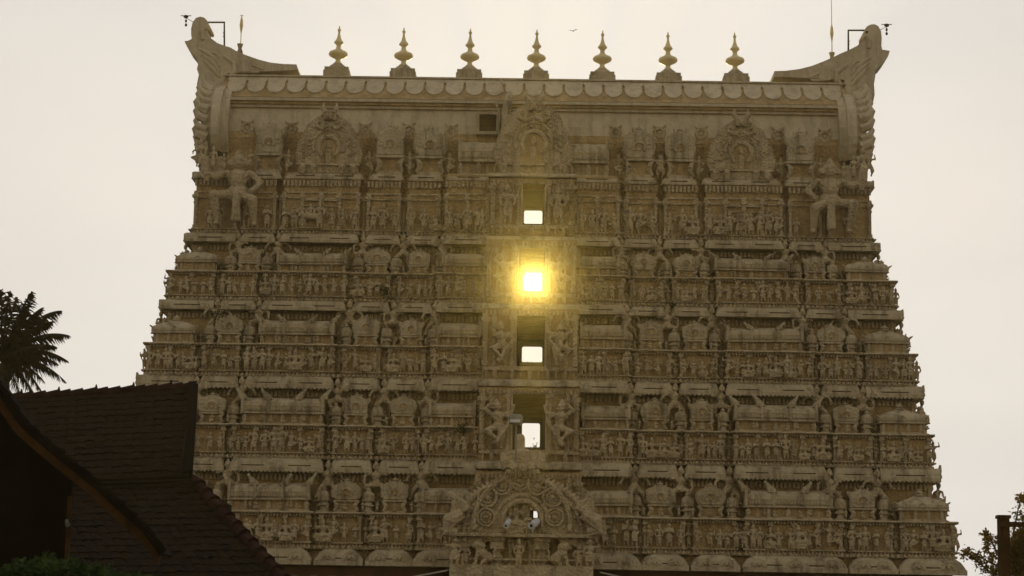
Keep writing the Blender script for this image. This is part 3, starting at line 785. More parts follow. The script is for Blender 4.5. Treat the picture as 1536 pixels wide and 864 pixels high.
# lowest eave with horseshoe medallions, plinth under it
base = MB(); base.mi = 0
zg = 0.0
base.box(-HW[0]-.5, HW[0]+.5, -.5, 17.0, zg, ZB[0]-1.9)
base.mi = 1; base.box(-HW[0]*.985, HW[0]*.985, .1, 16.6, ZB[0]-1.9, ZB[0]-.01)
base.mi = 0
for q in range(46):
    x = -HW[0]*.96+HW[0]*1.92*q/45; base.box(x-.16, x+.16, -.12, .12, ZB[0]-1.9, ZB[0]-.45)
bs = base.build('plinth', [GRANITE, REDW], tower)
for (n, fa, fb, pr) in bays():
    if n == 'A': continue
    x0, x1 = fa*HW[0]-.1, fb*HW[0]+.1
    if n == 'G':
        if fa > 0: x1 = HW[0]+.2
        else: x0 = -HW[0]-.2
    L = x1-x0
    ns = {'E': (x0+.75, x1-.75, (x0+x1)/2), 'B': (x0+.8, x1-.8)}.get(n, (x0+L*.28, x1-L*.28))
    cornice(x0, x1, YF[0]-pr*.8, .75, ZB[0], ZT[0], 0, .5, ns, True).build('cornice', [PALE, DARK], bs)
cornice(CEN[0]*HW[0], CEN[1]*HW[0], YF[0]-CEN[2], .7, ZB[0], ZT[0], 0, 0).build('cornice', [PALE, DARK], bs)

# ------------------------------------------------------------------ vaulted roof
YR = YF[5]; YC = YR+3.3
def zr(py, dy): return zc(py, YR+dy)
VX = half(462, 215, YR)                                  # half length of the vault between its gables
front = [(-.1, ZT[5]), (.55, zr(236, .55)), (.35, zr(212, .35)), (.45, zr(190, .45)), (.75, zr(166, .75))]
prof = [(YR+a, z) for a, z in front]+[(2*YC-(YR+a), z) for a, z in reversed(front)]
rf = MB(); rf.profx(prof, -VX, VX)
rf.mi = 1                                               # ochre ground behind the ornaments on the lower half of the vault
rf.profx([(YR+.3, ZT[5]+.02), (YR-.13, ZT[5]+.02), (YR+.51, zr(236, .55)), (YR+.31, zr(212, .35)), (YR+.36, zr(203, .4)), (YR+.8, zr(203, .4))], -VX+.01, VX-.01); rf.mi = 0
zt_ = zr(166, .75)
for py0, py1, d in ((166, 161, .55), (161, 157, .42), (156, 151.5, .30)):      # moulded band under the petals
    rf.mi = 0 if py0 != 161 else 1
    rf.box(-VX-.2, VX+.2, YR+d, 2*YC-YR-d, zr(py0, d)+.003, zr(py1, d))
rf.mi = 1
zp0, zp1 = zr(150.5, .5), zr(122, 2.4)
rf.profx([(YR+.55, zp0), (YR+2.3, zp1), (2*YC-YR-2.3, zp1), (2*YC-YR-.55, zp0)], -VX-.5, VX+.5)
rf.mi = 0
rf.box(-VX-.6, VX+.6, YR+2.05, 2*YC-YR-2.05, zp1-.02, zr(119.5, 2.3))
# lotus petals lying on the slope
sl_ = Vector((0, 1.75, zp1-zp0)); sl_l = sl_.length; sl_.normalize(); nrm = Vector((0, -sl_.z, sl_.y))
npet = 31; pw = (2*VX+.6)/npet
for q in range(npet):
    cx = -VX-.3+pw*(q+.5); a = pw*.47; pts = []
    for t in range(11):
        th = math.pi+math.pi*t/10; pts.append((cx+a*.92*math.cos(th), .50*sl_l+sl_l*.32*math.sin(th)))
    pts += [(cx+a*.90, .72*sl_l), (cx+a*1.05, .80*sl_l), (cx+a*1.05, .985*sl_l), (cx-a*1.05, .985*sl_l), (cx-a*1.05, .80*sl_l), (cx-a*.90, .72*sl_l)]
    o0 = Vector((0, YR+.55, zp0))
    lo = [o0+sl_*p[1]+Vector((p[0], 0, 0))-nrm*.02 for p in pts]; hi = [o0+sl_*p[1]+Vector((p[0], 0, 0))+nrm*.08 for p in pts]
    n = len(pts); rf.add(lo+hi, [tuple(range(n-1, -1, -1)), tuple(range(n, 2*n))]+[(k, (k+1) % n, n+(k+1) % n, n+k) for k in range(n)])
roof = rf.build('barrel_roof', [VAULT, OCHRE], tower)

# seven gilded pot finials on their blocks
fin_px = [(506, 40, 112), (605, 42, 114.5), (704, 43, 116), (804, 43, 118), (903, 46, 119.5), (1002, 47, 121), (1103, 48, 122)]
k = half(100, 110, YC)/100*1.025
fprof = [(7, 15.5), (6.5, 17), (4.0, 19), (3.4, 21.5), (4, 23.5), (8.5, 25.8), (13, 28.4), (14.2, 31), (12.8, 34), (7, 36.8), (3.8, 39.5), (3.2, 44), (4.2, 45.5), (7, 48), (6.6, 49.7), (4.4, 52.5), (3.0, 56), (1.9, 60.5), (1.4, 65), (2.6, 67), (2.6, 68.5), (1.2, 70), (0.9, 73), (.15, 74.5)]
fm = MB(); fm.lathe([(r*k, z*k) for r, z in fprof], n=20); fme = fm.mesh('finial', BRASS, True)
zrt = zr(119.5, 2.3)
bk = MB(); bk.box(-17.5*k, 17.5*k, -17.5*k, 17.5*k, 0, 7.5*k); bk.lathe([(14*k, 7*k), (13.6*k, 9*k), (12.4*k, 11.5*k), (9.8*k, 14*k), (6.5*k, 15.8*k), (5*k, 16.2*k)], n=18); bk.box(-19*k, 19*k, -19*k, 19*k, -.6, .08); bkm = bk.mesh('finial_block', PALE)
for (px, y0, y1) in fin_px:
    p = at(px, y1, YC)
    f_ = link('finial', fme, roof, (p.x, YC, p.z), (1, 1, 1), (R(VAR.uniform(-.8, .8)), R(VAR.uniform(-.8, .8)), VAR.uniform(0, 6))); link('finial_block', bkm, roof, (p.x, YC, p.z))

# kirtimukha horns at both ends of the ridge: outlines given real depth
hornL = [(450, 113), (448, 105), (430, 104.5), (410, 102.5), (392, 98), (375, 92), (360, 86), (350, 80), (340, 77), (330, 73), (322, 67), (316, 60), (312.5, 52), (312, 46), (315, 47.5), (317.2, 45), (315.5, 40), (311, 35.5), (305, 34), (298.5, 36), (293.5, 43), (291.5, 52), (291.5, 61), (292.5, 67), (287, 70), (281.5, 70.5), (285, 78), (292, 87), (300, 95), (302, 104), (300, 112), (303, 120), (300, 135), (302, 150), (340, 150), (346, 118)]
hornR = [(1157, 123), (1158, 115), (1175, 114.5), (1195, 112), (1213, 107.5), (1230, 101), (1246, 94), (1256, 89), (1268, 84), (1280, 78), (1289, 71), (1295, 63), (1297.5, 55), (1297, 57), (1293, 56), (1293, 52), (1296, 48), (1302, 45.5), (1308, 45.5), (1313, 49), (1316.5, 56), (1317.5, 66), (1317, 77), (1318, 83), (1324, 84), (1329.5, 85), (1327, 93), (1321, 101), (1311, 110), (1307, 114), (1308, 122), (1306, 134), (1307, 150), (1304, 165), (1264, 162), (1262, 128)]
for pts in (hornL, hornR):
    hb_ = MB()
    o = [(at(x, y, YC).x, at(x, y, YC).z) for x, y in pts]
    ar = sum(o[a][0]*o[(a+1) % len(o)][1]-o[(a+1) % len(o)][0]*o[a][1] for a in range(len(o)))
    if ar < 0: o = o[::-1]
    hb_.prism(o, YC-1.1, YC+1.1)
    s = -1 if pts is hornL else 1
    e = lambda x, y: at(x if s < 0 else 1607-x, y+(0 if s < 0 else 12.5), YC-1.1)
    p = e(318, 90); hb_.ball(p, .30, sy=.4, n=10); hb_.ring((p.x, p.y-.02, p.z), .40, .06, 20, 200, 12)      # bulging eye
    for w_ in (0, 1, 2): hb_.path([e(300+w_*3, 74+w_*7), e(312, 80+w_*8), e(322, 88+w_*9), e(330, 100+w_*8)], [.06, .12, .14, .08])
    hb_.path([e(304, 60), e(303, 48), e(309, 41), e(313, 45)], [.12, .16, .14, .1])
    hb_.path([e(336, 84), e(352, 96), e(352, 108), e(344, 116)], [.1, .16, .16, .1])
    p = e(370, 100); hb_.box(p.x-.3, p.x+.3, p.y-.12, p.y+.3, p.z-.3, p.z+.35)
    hb_.path([e(360, 92), e(380, 98), e(394, 104), e(388, 108), e(364, 108)], .07)
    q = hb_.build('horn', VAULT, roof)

# great horseshoe gables closing the vault, their flames standing out to the sides
for s in (-1, 1):
    gb = MB()
    xin = s*VX; xo = s*(VX+1.25)
    for lay, (xa, xb, off) in enumerate(((xin-s*.1, xo-s*.55, 0), (xo-s*.95, xo-s*.5, .35), (xo-s*.5, xo, .12))):
        out_ = []
        for q in range(25):
            t = q/24; a = math.pi*(-.16+1.32*t); ry = 3.5+off; zc0 = zr(205, .4)
            out_.append((YC-ry*math.cos(a)*(1.0+.10*math.sin(a)), zc0+(zr(118, .4)-zc0)*1.0*math.sin(a) if math.sin(a) > 0 else zc0+2.2*math.sin(a)))
        n = len(out_)
        A = [(xa, y, z) for y, z in out_]; B = [(xb, y, z) for y, z in out_]
        gb.add(A+B, [tuple(range(n)), tuple(range(2*n-1, n-1, -1))]+[(q, (q+1) % n, n+(q+1) % n, n+q) for q in range(n)])
        if lay == 2:
            for q in range(0, n):
                y, z = out_[q]
                if z < zr(262, .4): continue
                w_ = .22+.05*((q*7) % 3)
                gb.path([(xo-s*.25, y, z-.1), (xo+s*.15, y-.1, z+.05), (xo+s*.30, y-.12, z+.34), (xo+s*.22, y-.1, z+.66)], [w_, w_*.9, w_*.6, .03])
    # stepped jamb below the gable beside the guardian
    zj0, zj1 = ZT[4]+.1, zr(232, .4)
    xj = s*(HW[5]-.1)
    gb.box(min(s*VX, xj), max(s*VX, xj), YR-.3, YR+5.6, ZT[5], zr(246, .4))
    for q in range(3): frieze(('four_armed', 'standing', 'dancing')[q], s*(HW[5]-.25-q*.55), YR-.55+q*.1, ZT[5], 1.7-.35*q, s > 0)
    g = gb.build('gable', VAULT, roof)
    for q in range(9):
        pz = zr(236+q*4-(q % 2)*5, .4); yy = YR-.2+q*.7
        frieze(('dancing', 'standing', 'four_armed')[q % 3], s*(HW[5]+.10), yy, ZT[5]+.3+(q % 3)*.8, 1.25)
    # big seated guardian with one arm out
    px = 355 if s < 0 else 1245; pt = 227 if s < 0 else 240; pb = 341 if s < 0 else 353
    p0 = at(px, pb, YR-1.3); p1 = at(px, pt, YR-1.3)
    tag(figure(GUARD, p0.x, YR-1.3, p0.z, (p1.z-p0.z)*1.0, tower, s > 0, 1.22, 'guardian_figure'), 'big guardian statue with one arm stretched out')

# ornate arched dormers and small pavilions standing along the eave of the vault
def dormer_mb(w, h, d, crest=True):
    mb = MB(); a = w/2
    mb.box(-a*.95, a*.95, -d*.4, d*.6, 0, h*.10); mb.box(-a, a, -d*.5, d*.6, h*.10, h*.13)
    for x in (-.8, -.45, .45, .8): mb.limb((x*a, -d*.42, h*.0), a*.09, (x*a, -d*.44, h*.07), a*.12)
    o = [(-.80, .13), (.80, .13), (1.0, .17), (1.03, .27), (.95, .38), (.90, .46), (.76, .58), (.66, .68), (.46, .74), (.26, .80), (.12, .84), (-.12, .84), (-.26, .80), (-.46, .74), (-.66, .68), (-.76, .58), (-.90, .46), (-.95, .38), (-1.03, .27), (-1.0, .17)]
    mb.prism([(x*a, z*h) for x, z in o], -d*.3, d*.6, a*.06)
    n = len(o); rn = random.Random(int(w*100))
    for i in range(1, n):
        p = o[i]; q = o[(i+1) % n]
        for t in (0, .33, .66):
            x = (p[0]+(q[0]-p[0])*t)*a; z = (p[1]+(q[1]-p[1])*t)*h
            if z < h*.15: continue
            mb.limb((x*.97, -d*.22, z), a*.06, (x*1.03, -d*.25, z+h*.022), a*.03, 6)
    mb.ring((0, -d*.34, h*.36), a*.32, a*.07, -50, 230, 16, 6, 1, 1.1)
    mb.ring((0, -d*.33, h*.38), a*.50, a*.05, -20, 200, 16, 6, 1, 1.1)
    mb.mi = 1; mb.prism([(-a*.25, h*.15), (a*.25, h*.15)]+[(a*.25*math.cos(t*math.pi/8), h*.36+a*.27*math.sin(t*math.pi/8)) for t in range(9)], -d*.325, 0); mb.mi = 0
    mb.limb((0, -d*.36, h*.15), a*.08, (0, -d*.36, h*.30), a*.10); mb.ball((0, -d*.38, h*.37), a*.08); mb.tube((0, -d*.36, h*.40), a*.07, (0, -d*.36, h*.45), a*.02)
    for i in range(46):                                 # scrolls and little figures filling the tympanum
        t = rn.uniform(0, math.pi); rr = rn.uniform(.58, .88)
        x = math.cos(t)*rr*a; z = h*.25+math.sin(t)*rr*h*.46
        if rn.random() < .45: mb.ring((x, -d*.31, z), a*rn.uniform(.05, .09), a*.03, 0, 300, 9, 5)
        else: mb.ball((x, -d*.31, z), a*rn.uniform(.045, .075), n=6, k=4)
    if crest:
        for s in (-1, 1):
            mb.path([(s*a*.05, -d*.35, h*.66), (s*a*.22, -d*.4, h*.62), (s*a*.40, -d*.4, h*.66), (s*a*.38, -d*.38, h*.73), (s*a*.28, -d*.36, h*.71)], [a*.06, a*.06, a*.06, a*.05, a*.03])
            mb.path([(s*a*.08, -d*.32, h*.76), (s*a*.12, -d*.4, h*.86), (s*a*.22, -d*.4, h*.90), (s*a*.21, -d*.3, h*1.0)], [a*.12, a*.11, a*.08, a*.02])
        mb.ball((0, -d*.4, h*.80), a*.12); mb.ball((-a*.07, -d*.5, h*.82), a*.04); mb.ball((a*.07, -d*.5, h*.82), a*.04)
    return mb

def onroof(px0, px1, ptop, pbot, dy):
    pc = (px0+px1)/2; a = at(px0, pbot, YR+dy); b = at(px1, pbot, YR+dy)
    return (a.x+b.x)/2, b.x-a.x, zc(pbot, YR+dy)+.0, at(pc, ptop, YR+dy).z-at(pc, pbot, YR+dy).z
x, w, z, h = onroof(744, 856, 122, 250, -1.1)
mid = dormer_mb(w, h, 1.6).build('arched_dormer', [CARVE, OCHRE], roof, (x, YR-.5, ZT[5]-.05))
for px0, px1, pt, pb in ((446, 540, 150, 256), (1063, 1159, 159, 264)):
    x, w, z, h = onroof(px0, px1, pt, pb, -.4)
    dormer_mb(w, h, 1.3).build('arched_dormer', [CARVE, OCHRE], roof, (x, YR-.3, ZT[5]-.05))
    for q in range(6): frieze(('seated', 'rider', 'standing')[q % 3], x+w*(q-2.5)/6.2, YR-.75, ZT[5]-.02, h*.17, q > 2)
for px, pt, pb, w_ in ((403, 174, 258, 46), (585, 178, 260, 48), (645, 180, 261, 48), (958, 182, 266, 48), (1020, 184, 267, 46), (1200, 188, 270, 48)):
    x, w, z, h = onroof(px-w_/2, px+w_/2, pt, pb, -.3)
    kuta_mb(w, h*1.0, 1.3, 2 if px in (403, 585, 1200) else int(px) % 2).build('miniature_shrine', [PALE, OCHRE], roof, (x, YR-.12, ZT[5]-.05))
    for s in (-1, 1): frieze('dancing', x+s*w*.62, YR-.35, ZT[5], h*.42, s > 0)
for px0, px1 in ((687, 748), (852, 913)):
    x, w, z, h = onroof(px0, px1, 196, 262, -.6)
    shala_mb(w*.96, h*1.05, 1.1, 0, False).build('miniature_shrine', [PALE, OCHRE], roof, (x, YR-.1, ZT[5]-.05))
# rosettes on the vault face
for px, py in ((371, 192), (437, 194), (548, 196), (613, 196), (677, 198), (923, 200), (989, 200), (1052, 201), (1167, 203), (1237, 205)):
    p = at(px, py, YR+.40); ros = MB(); ros.ring((0, 0, 0), .26, .10, 0, 360, 12); ros.ball((0, 0, 0), .13, sy=.6)
    for s in (-1, 1): ros.path([(s*.12, 0, .28), (s*.26, 0, .36), (s*.34, 0, .46)], [.06, .07, .03])
    ros.build('rosette', CARVE, roof, (p.x, p.y, p.z))
# louvred hatch and drain pipe
lv = MB(); p0 = at(719, 199, YR+.2); p1 = at(745, 174, YR+.2); yy = YR+.05
lv.box(p0.x-.16, p0.x, yy-.2, yy+.8, p0.z-.15, p1.z+.15); lv.box(p1.x, p1.x+.16, yy-.2, yy+.8, p0.z-.15, p1.z+.15)
lv.box(p0.x-.003+.0, p1.x+.003, yy-.2, yy+.8, p1.z, p1.z+.15); lv.box(p0.x, p1.x, yy-.2, yy+.8, p0.z-.15, p0.z)
fr_ = lv.build('louvred_hatch', PALE, roof)
lv = MB()
for q in range(9):
    z = p0.z+(p1.z-p0.z)*(q+.5)/9; lv.add([(p0.x, yy-.02, z-.06), (p1.x, yy-.02, z-.06), (p1.x, yy+.14, z+.07), (p0.x, yy+.14, z+.07), (p0.x, yy, z-.08), (p1.x, yy, z-.08), (p1.x, yy+.16, z+.05), (p0.x, yy+.16, z+.05)], [(0,1,2,3),(7,6,5,4),(0,4,5,1),(1,5,6,2),(2,6,7,3),(3,7,4,0)])
lv.box(p0.x, p1.x, yy+.3, yy+.4, p0.z, p1.z)
lv.build('louvre_slats', SLATS, fr_)
pp = MB(); pp.path([at(752, 119, YR+1.6), at(754, 139, YR+.6)], .05, 6)
pp.path([at(764, 141, YR+.25), at(762, 152, YR-.05), at(758, 172, YR+.2), at(756, 196, YR+.1)], [.18, .2, .24, .2], 8)
pp.path([at(747, 150, YR+.2), at(745, 160, YR+.1), at(749, 170, YR+.2), at(749, 196, YR+.1)], .05, 6)
pp.build('drain_pipe', PALE, roof)

# ------------------------------------------------------------------ entrance gable in front of the lowest storey
YE = -2.6
def E(px, py, dy=0): return at(px, py, YE+dy)
def E2(px, py): p = at(px, py, YE); return (p.x, p.z)
eg = MB()
arch = []
for t in range(41):
    a = math.pi*(-.13+1.26*t/40); wob = 1.0+.018*math.sin(t*2.9)
    arch.append(E2(784+104*math.cos(a)*wob, 800-(78+12*max(0, math.sin(a))**8)*max(math.sin(a), -.35)*wob))
arch = arch
# pierced tympanum: rim ring built in segments round a niche
nic = []
for t in range(41):
    f = t/40; a = math.pi*(-.13+1.26*f); 
    nic.append(E2(784+28*math.cos(a), 784-30*max(math.sin(a), -.5)))
n = 41
vs = [(p[0], YE, p[1]) for p in arch]+[(p[0], YE-.12, p[1]) for p in nic]+[(p[0], YE+1.3, p[1]) for p in arch]+[(p[0], YE+1.3, p[1]) for p in nic]
fs = []
for q in range(n-1):
    fs += [(q, q+1, n+q+1, n+q), (2*n+q, 3*n+q, 3*n+q+1, 2*n+q+1), (q, 2*n+q, 2*n+q+1, q+1), (n+q, n+q+1, 3*n+q+1, 3*n+q)]
fs += [(0, n, 3*n, 2*n), (n-1, 3*n-1, 4*n-1, 2*n-1)]
eg.add(vs, fs)
p0 = E(680, 806); p1 = E(888, 808)
eg.box(p0.x, p1.x, YE-.45, YE+1.5, E(784, 806).z, E(784, 801).z)
# back of the niche, with the small hole that lets the morning through
b0, b1 = E(752, 800), E(815, 745); h0, h1 = E(795, 786, .3), E(806.5, 763, .3)
yb_ = YE+.3
eg.mi = 0
eg.box(b0.x, h0.x, yb_, yb_+.25, b0.z, b1.z); eg.box(h1.x, b1.x, yb_, yb_+.25, b0.z, b1.z)
eg.box(h0.x, h1.x, yb_, yb_+.25, b0.z, h0.z); eg.box(h0.x, h1.x, yb_, yb_+.25, h1.z, b1.z)
gable = eg.build('entrance_gable', [CARVE, OCHRE], tower)
or_ = MB(); rn = random.Random(5)
for px, py, r in ((729, 776, 13), (731, 746, 14), (753, 729, 13), (780, 722, 13), (806, 729, 13), (829, 746, 14), (832, 776, 13)):
    p = E(px, py, -.24); kk = E(px+r, py).x-E(px, py).x
    or_.ring(p, kk, kk*.14, 0, 360, 20); or_.ring(p+Vector((0, .03, 0)), kk*.62, kk*.10, 20, 320, 14, 5); or_.ball(p, kk*.28, sy=.6)
    for q in range(8): a = q*math.pi/4; or_.ball(p+Vector((kk*.4*math.cos(a), .02, kk*.4*math.sin(a))), kk*.1, n=6, k=4)
for q in range(47):                                     # bead and flame border
    a = math.pi*(-.05+1.1*q/46); c_, s_ = math.cos(a), math.sin(a)
    p = E(784+100*c_, 800-81*s_, -.05); or_.ball(p, .17, n=8, k=5)
    p2 = E(784+107*c_, 800-88*s_, .1); or_.limb(p, .11, p2, .05, 6)
    p = E(784+88*c_, 798-71*s_, -.12); or_.ball(p, .12, n=6, k=4)
for q in range(40):
    a = math.pi*(-.04+1.08*q/39); p = E(783+30*math.cos(a), 784-33*math.sin(a), -.15); or_.ball(p, .12, n=6, k=4)
or_.ring(E(783, 786, -.2), E(855, 784).x-E(783, 784).x, .13, -8, 188, 30)
or_.ring(E(783, 784, -.14), E(824, 784).x-E(783, 784).x, .09, -5, 185, 24)
for q in range(170):
    a = rn.uniform(.0, math.pi); rr = rn.uniform(44, 97)
    or_.ball(E(784+rr*math.cos(a), 799-rr*.8*math.sin(a), -.04), rn.uniform(.05, .11), n=6, k=4)
for q in range(70):
    px = rn.choice((rn.uniform(684, 745), rn.uniform(822, 882))); py = rn.uniform(780, 800)
    or_.ball(E(px, py, -.06), rn.uniform(.06, .13), n=6, k=4)
or_.build('scroll_ornament', CARVE, gable)
for s in (-1, 1):                                       # makara tails either side
    mk = MB(); g_ = lambda x, y: E2(784+s*(x), y)
    o = [g_(76, 764), (g_(84, 753)), g_(96, 745), g_(108, 736), g_(112, 738), g_(106, 750), g_(109, 770), g_(100, 774), g_(88, 772)]
    ar = sum(o[a][0]*o[(a+1) % len(o)][1]-o[(a+1) % len(o)][0]*o[a][1] for a in range(len(o)))
    if ar < 0: o = o[::-1]
    mk.prism(o, YE-.35, YE+.4, .12)
    mk.path([E(784+s*90, 770, -.3), E(784+s*110, 782, -.35), E(784+s*112, 797, -.3), E(784+s*98, 800, -.3)], [.3, .38, .36, .25])
    mk.build('fish_tail', CARVE, gable)
# lion mask and lotus dome on top
tp = MB()
o = [E2(*q) for q in ((766, 712), (802, 712), (808, 700), (814, 686), (811, 676), (800, 678), (792, 674), (776, 674), (768, 678), (756, 678), (753, 686), (759, 700))][::-1]
ar = sum(o[a][0]*o[(a+1) % len(o)][1]-o[(a+1) % len(o)][0]*o[a][1] for a in range(len(o)))
if ar < 0: o = o[::-1]
tp.prism(o, YE-.4, YE+.9, .15)
for s in (-1, 1):
    p = E(784+s*13, 700, -.5); tp.ball(p, .24); p = E(784+s*24, 702, -.4); tp.path([p, E(784+s*28, 692, -.4), E(784+s*30, 680, -.3)], [.22, .2, .12])
    for q in range(4): tp.limb(E(784+s*(4+q*6), 708, -.45), .14, E(784+s*(4+q*7), 715, -.4), .06)
p = E(784, 703, -.5); tp.ball(p, .26)
c = E(779.5, 678, .2); tp_k = E(789, 678).x-E(779, 678).x
tp.build('lion_mask', CARVE, gable)
dm = MB(); hz = E(779.5, 651, .2).z-c.z
dm.lathe([(.30, -.1), (.27, .05), (.235, .1), (.24, hz*.4), (.24, hz*.75), (.2, hz*.92), (.1, hz*1.0), (.02, hz*1.02)], c, 16)
dm.build('lotus_dome', CARVE, gable, smooth=True)
# porch storey under the gable: pillars, lions, attendants, ledge
po = MB(); zf = E(784, 849).z; zs_ = E(784, 806).z
p0, p1 = E(668, 850), E(901, 850)
po.mi = 1; po.box(p0.x+.5, p1.x-.5, YE+.8, YF[0]-.5, zf, zs_); po.mi = 0
po.box(E(675, 856).x, E(889, 856).x, YE-.9, YF[0]-.5, E(784, 880).z, zf)
po.mi = 2; po.box(p0.x, p1.x, YE+.2, YF[0]-.5, 0, E(784, 880).z); po.mi = 0
po.box(E(675, 840).x, E(889, 840).x, YE-.25, YE-.12, E(784, 841).z, E(784, 838).z)
for px, wd in ((745, .40), (813, .40), (724, .2), (846, .2), (765, .12), (795, .12), (801, .12)):
    pc = E(px, 830); hgt = zs_-zf
    if wd > .3:
        po.box(pc.x-wd*.8, pc.x+wd*.8, YE-.1, YE+.7, zs_-hgt*.42, zs_-hgt*.16); po.box(pc.x-wd*.95, pc.x+wd*.95, YE-.2, YE+.7, zs_-hgt*.14, zs_-.02)
        po.lathe([(wd*.9, 0), (wd*.9, hgt*.08), (wd*.6, hgt*.12), (wd*.85, hgt*.3), (wd*.5, hgt*.45), (wd*.55, hgt*.58)], (pc.x, YE+.3, zf), 12)
    else: pilaster(po, pc.x, YE+.5, zf, zs_-.03, wd, .3)
porch = po.build('porch_storey', [CARVE, OCHRE, GRANITE], gable)
hl = E(784, 812).z-zf
figure(LION, E(722, 849).x, YE-.35, zf, hl*1.06, gable, False, 1.3, 'lion_figure'); figure(LION, E(842, 849).x, YE-.35, zf, hl*1.06, gable, True, 1.3, 'lion_figure')
figure(HI['four_armed'], E(778, 849).x, YE-.4, zf, hl*1.05, gable, False, 1.1)
for px, f_ in ((681, False), (885, True), (697, True), (868, False)):
    figure(HI['swaying' if px in (681, 885) else 'standing'], E(px, 852).x, YE-.3, zf, hl*(1.1 if px in (681, 885) else .85), gable, f_, 1.6)
# deity seated in the niche
figure(HI['seated'], E(774, 800).x, YE+.12, E(784, 800).z, 1.75, gable, False, 1.0)
for px, k_ in ((757, 'standing'), (812, 'attendant'), (792, 'attendant')): figure(HI[k_], E(px, 800).x, YE-.05, E(784, 800).z, .95, gable, px > 784, 1.2)

# frieze of the remaining small figures
fz = bpy.data.meshes.new('figure_frieze'); fz.from_pydata(np.concatenate(FRZ_V).tolist(), [], FRZ_F); fz.materials.append(CARVE)
fz.polygons.foreach_set('use_smooth', [True]*len(FRZ_F)); fz.update()
tag(link('figure_frieze', fz, tower), kind='stuff')

# ------------------------------------------------------------------ ground
g = MB(); g.add([(-1500, -300, 0), (1500, -300, 0), (1500, 3000, 0), (-1500, 3000, 0)], [(0, 1, 2, 3)])
tag(g.build('ground', SOIL), kind='structure')

# ------------------------------------------------------------------ things fixed to the tower
for s, (rx, ry0, ry1, pw0, pw1, pz0, pz1, name) in ((-1, (361, 22, 68, 355, 364, 84, 66, 'left')), (1, (1248, -6, 80, 1243, 1253, 97, 79, 'right'))):
    c = at((pw0+pw1)/2, pz0, YC-.4); tz = at(rx, pz1, YC-.4).z; k_ = at(1, 0, YC).x-at(0, 0, YC).x
    root = tag(empty('lightning_rod', c), 'thin lightning rod in a small waisted pot beside the ridge\'s %s horn' % name, 'lightning rod', 'lightning rods on the ridge')
    pt_ = MB(); hh = tz-c.z; pt_.lathe([(5*k_, -.3), (4.6*k_, 0), (4.6*k_, hh*.3), (2.6*k_, hh*.62), (4.4*k_, hh*.95), (4.4*k_, hh)], n=12)
    pt_.build('pot', PALE, root)
    rod = MB(); top = at(rx, ry0, YC-.4).z-c.z; xr = at(rx, pz1, YC-.4).x-c.x
    rod.tube((xr, 0, hh-.1), .028, (xr, 0, top), .016, 6)
    zz = at(rx, ry1-30, YC-.4).z-c.z
    rod.lathe([(.02, -.5), (.06, -.25), (.10, 0), (.07, .3), (.02, .5)], (xr, 0, zz), 8)
    rod.tube((xr-.10, 0, top-.06), .02, (xr+.10, 0, top-.06), .02, 6)
    rod.build('rod', BRASS, root)
for s, (x0, x1, xl, yh, yb2, ly) in ((-1, (291, 336.5, 279, 33.5, 70, 25)), (1, (1319, 1272.5, 1330, 45.5, 83, 38))):
    A = at(x1, yb2, YC); root = tag(empty('lamp_bracket', A), 'thin metal lamp bracket reaching out past the %s horn' % ('left' if s < 0 else 'right'), 'lamp bracket', 'lamp brackets on the ridge horns')
    Lc = lambda px, py: at(px, py, YC)-A
    b_ = MB(); b_.tube(Lc(x1, yb2+3), .05, Lc(x1, yh), .045, 6); b_.tube(Lc(x1-s*.8, yh), .045, Lc(x0, yh), .05, 6); b_.tube(Lc(x0, yh), .018, Lc(xl, ly+2), .012, 6)
    b_.tube(Lc(x1, yh+16), .06, Lc(x1+s*1.6, yh+16), .05, 6); b_.tube(Lc(x1, yh+21), .06, Lc(x1+s*1.6, yh+21), .05, 6)
    b_.build('bracket_arm', IRON, root)
    l_ = MB(); l_.ball(Lc(xl, ly), .12, sx=1.2, sz=.8); l_.tube(Lc(xl-7, ly-1.4), .02, Lc(xl+7, ly-1.4), .02, 6); l_.ball(Lc(xl, ly+6.5), .06, sz=1.6)
    l_.ball(Lc(xl, ly+12.5), .07, sz=1.3); l_.tube(Lc(xl, ly), .018, Lc(xl, ly+13), .012, 6); l_.ball(Lc(xl-7, ly-1.4), .03); l_.ball(Lc(xl+7, ly-1.4), .03)
    l_.build('hanging_lamp', IRON, root)

# grey floodlight on a pole in front of the third opening from the top
c = at(774, 629, -3.5)
root = tag(empty('floodlight', (c.x, -3.5, c.z)), 'grey box floodlight with rounded back standing before the lowest open window', 'floodlight')
fl_ = MB(); kx = at(785, 629, -3.5).x-c.x
o = [(-kx*.92, -kx*.55), (kx*.62, -kx*.75), (kx*.85, -kx*.5), (kx*.98, kx*.2), (kx*.8, kx*.62), (-kx*.7, kx*.72), (-kx*.98, kx*.35)]
fl_.prism(o, -.25, .3, .06); fl_.build('housing', GREYP, root)
fl_ = MB(); fl_.box(-kx*.8, kx*.6, -.262, -.20, -kx*.48, -kx*.1); fl_.build('glass', WHITEP, root)
fl_ = MB(); fl_.tube((0, .05, -kx*.6), .045, (.03, .4, -2.2), .05, 8); fl_.build('pole', GREYP, root)
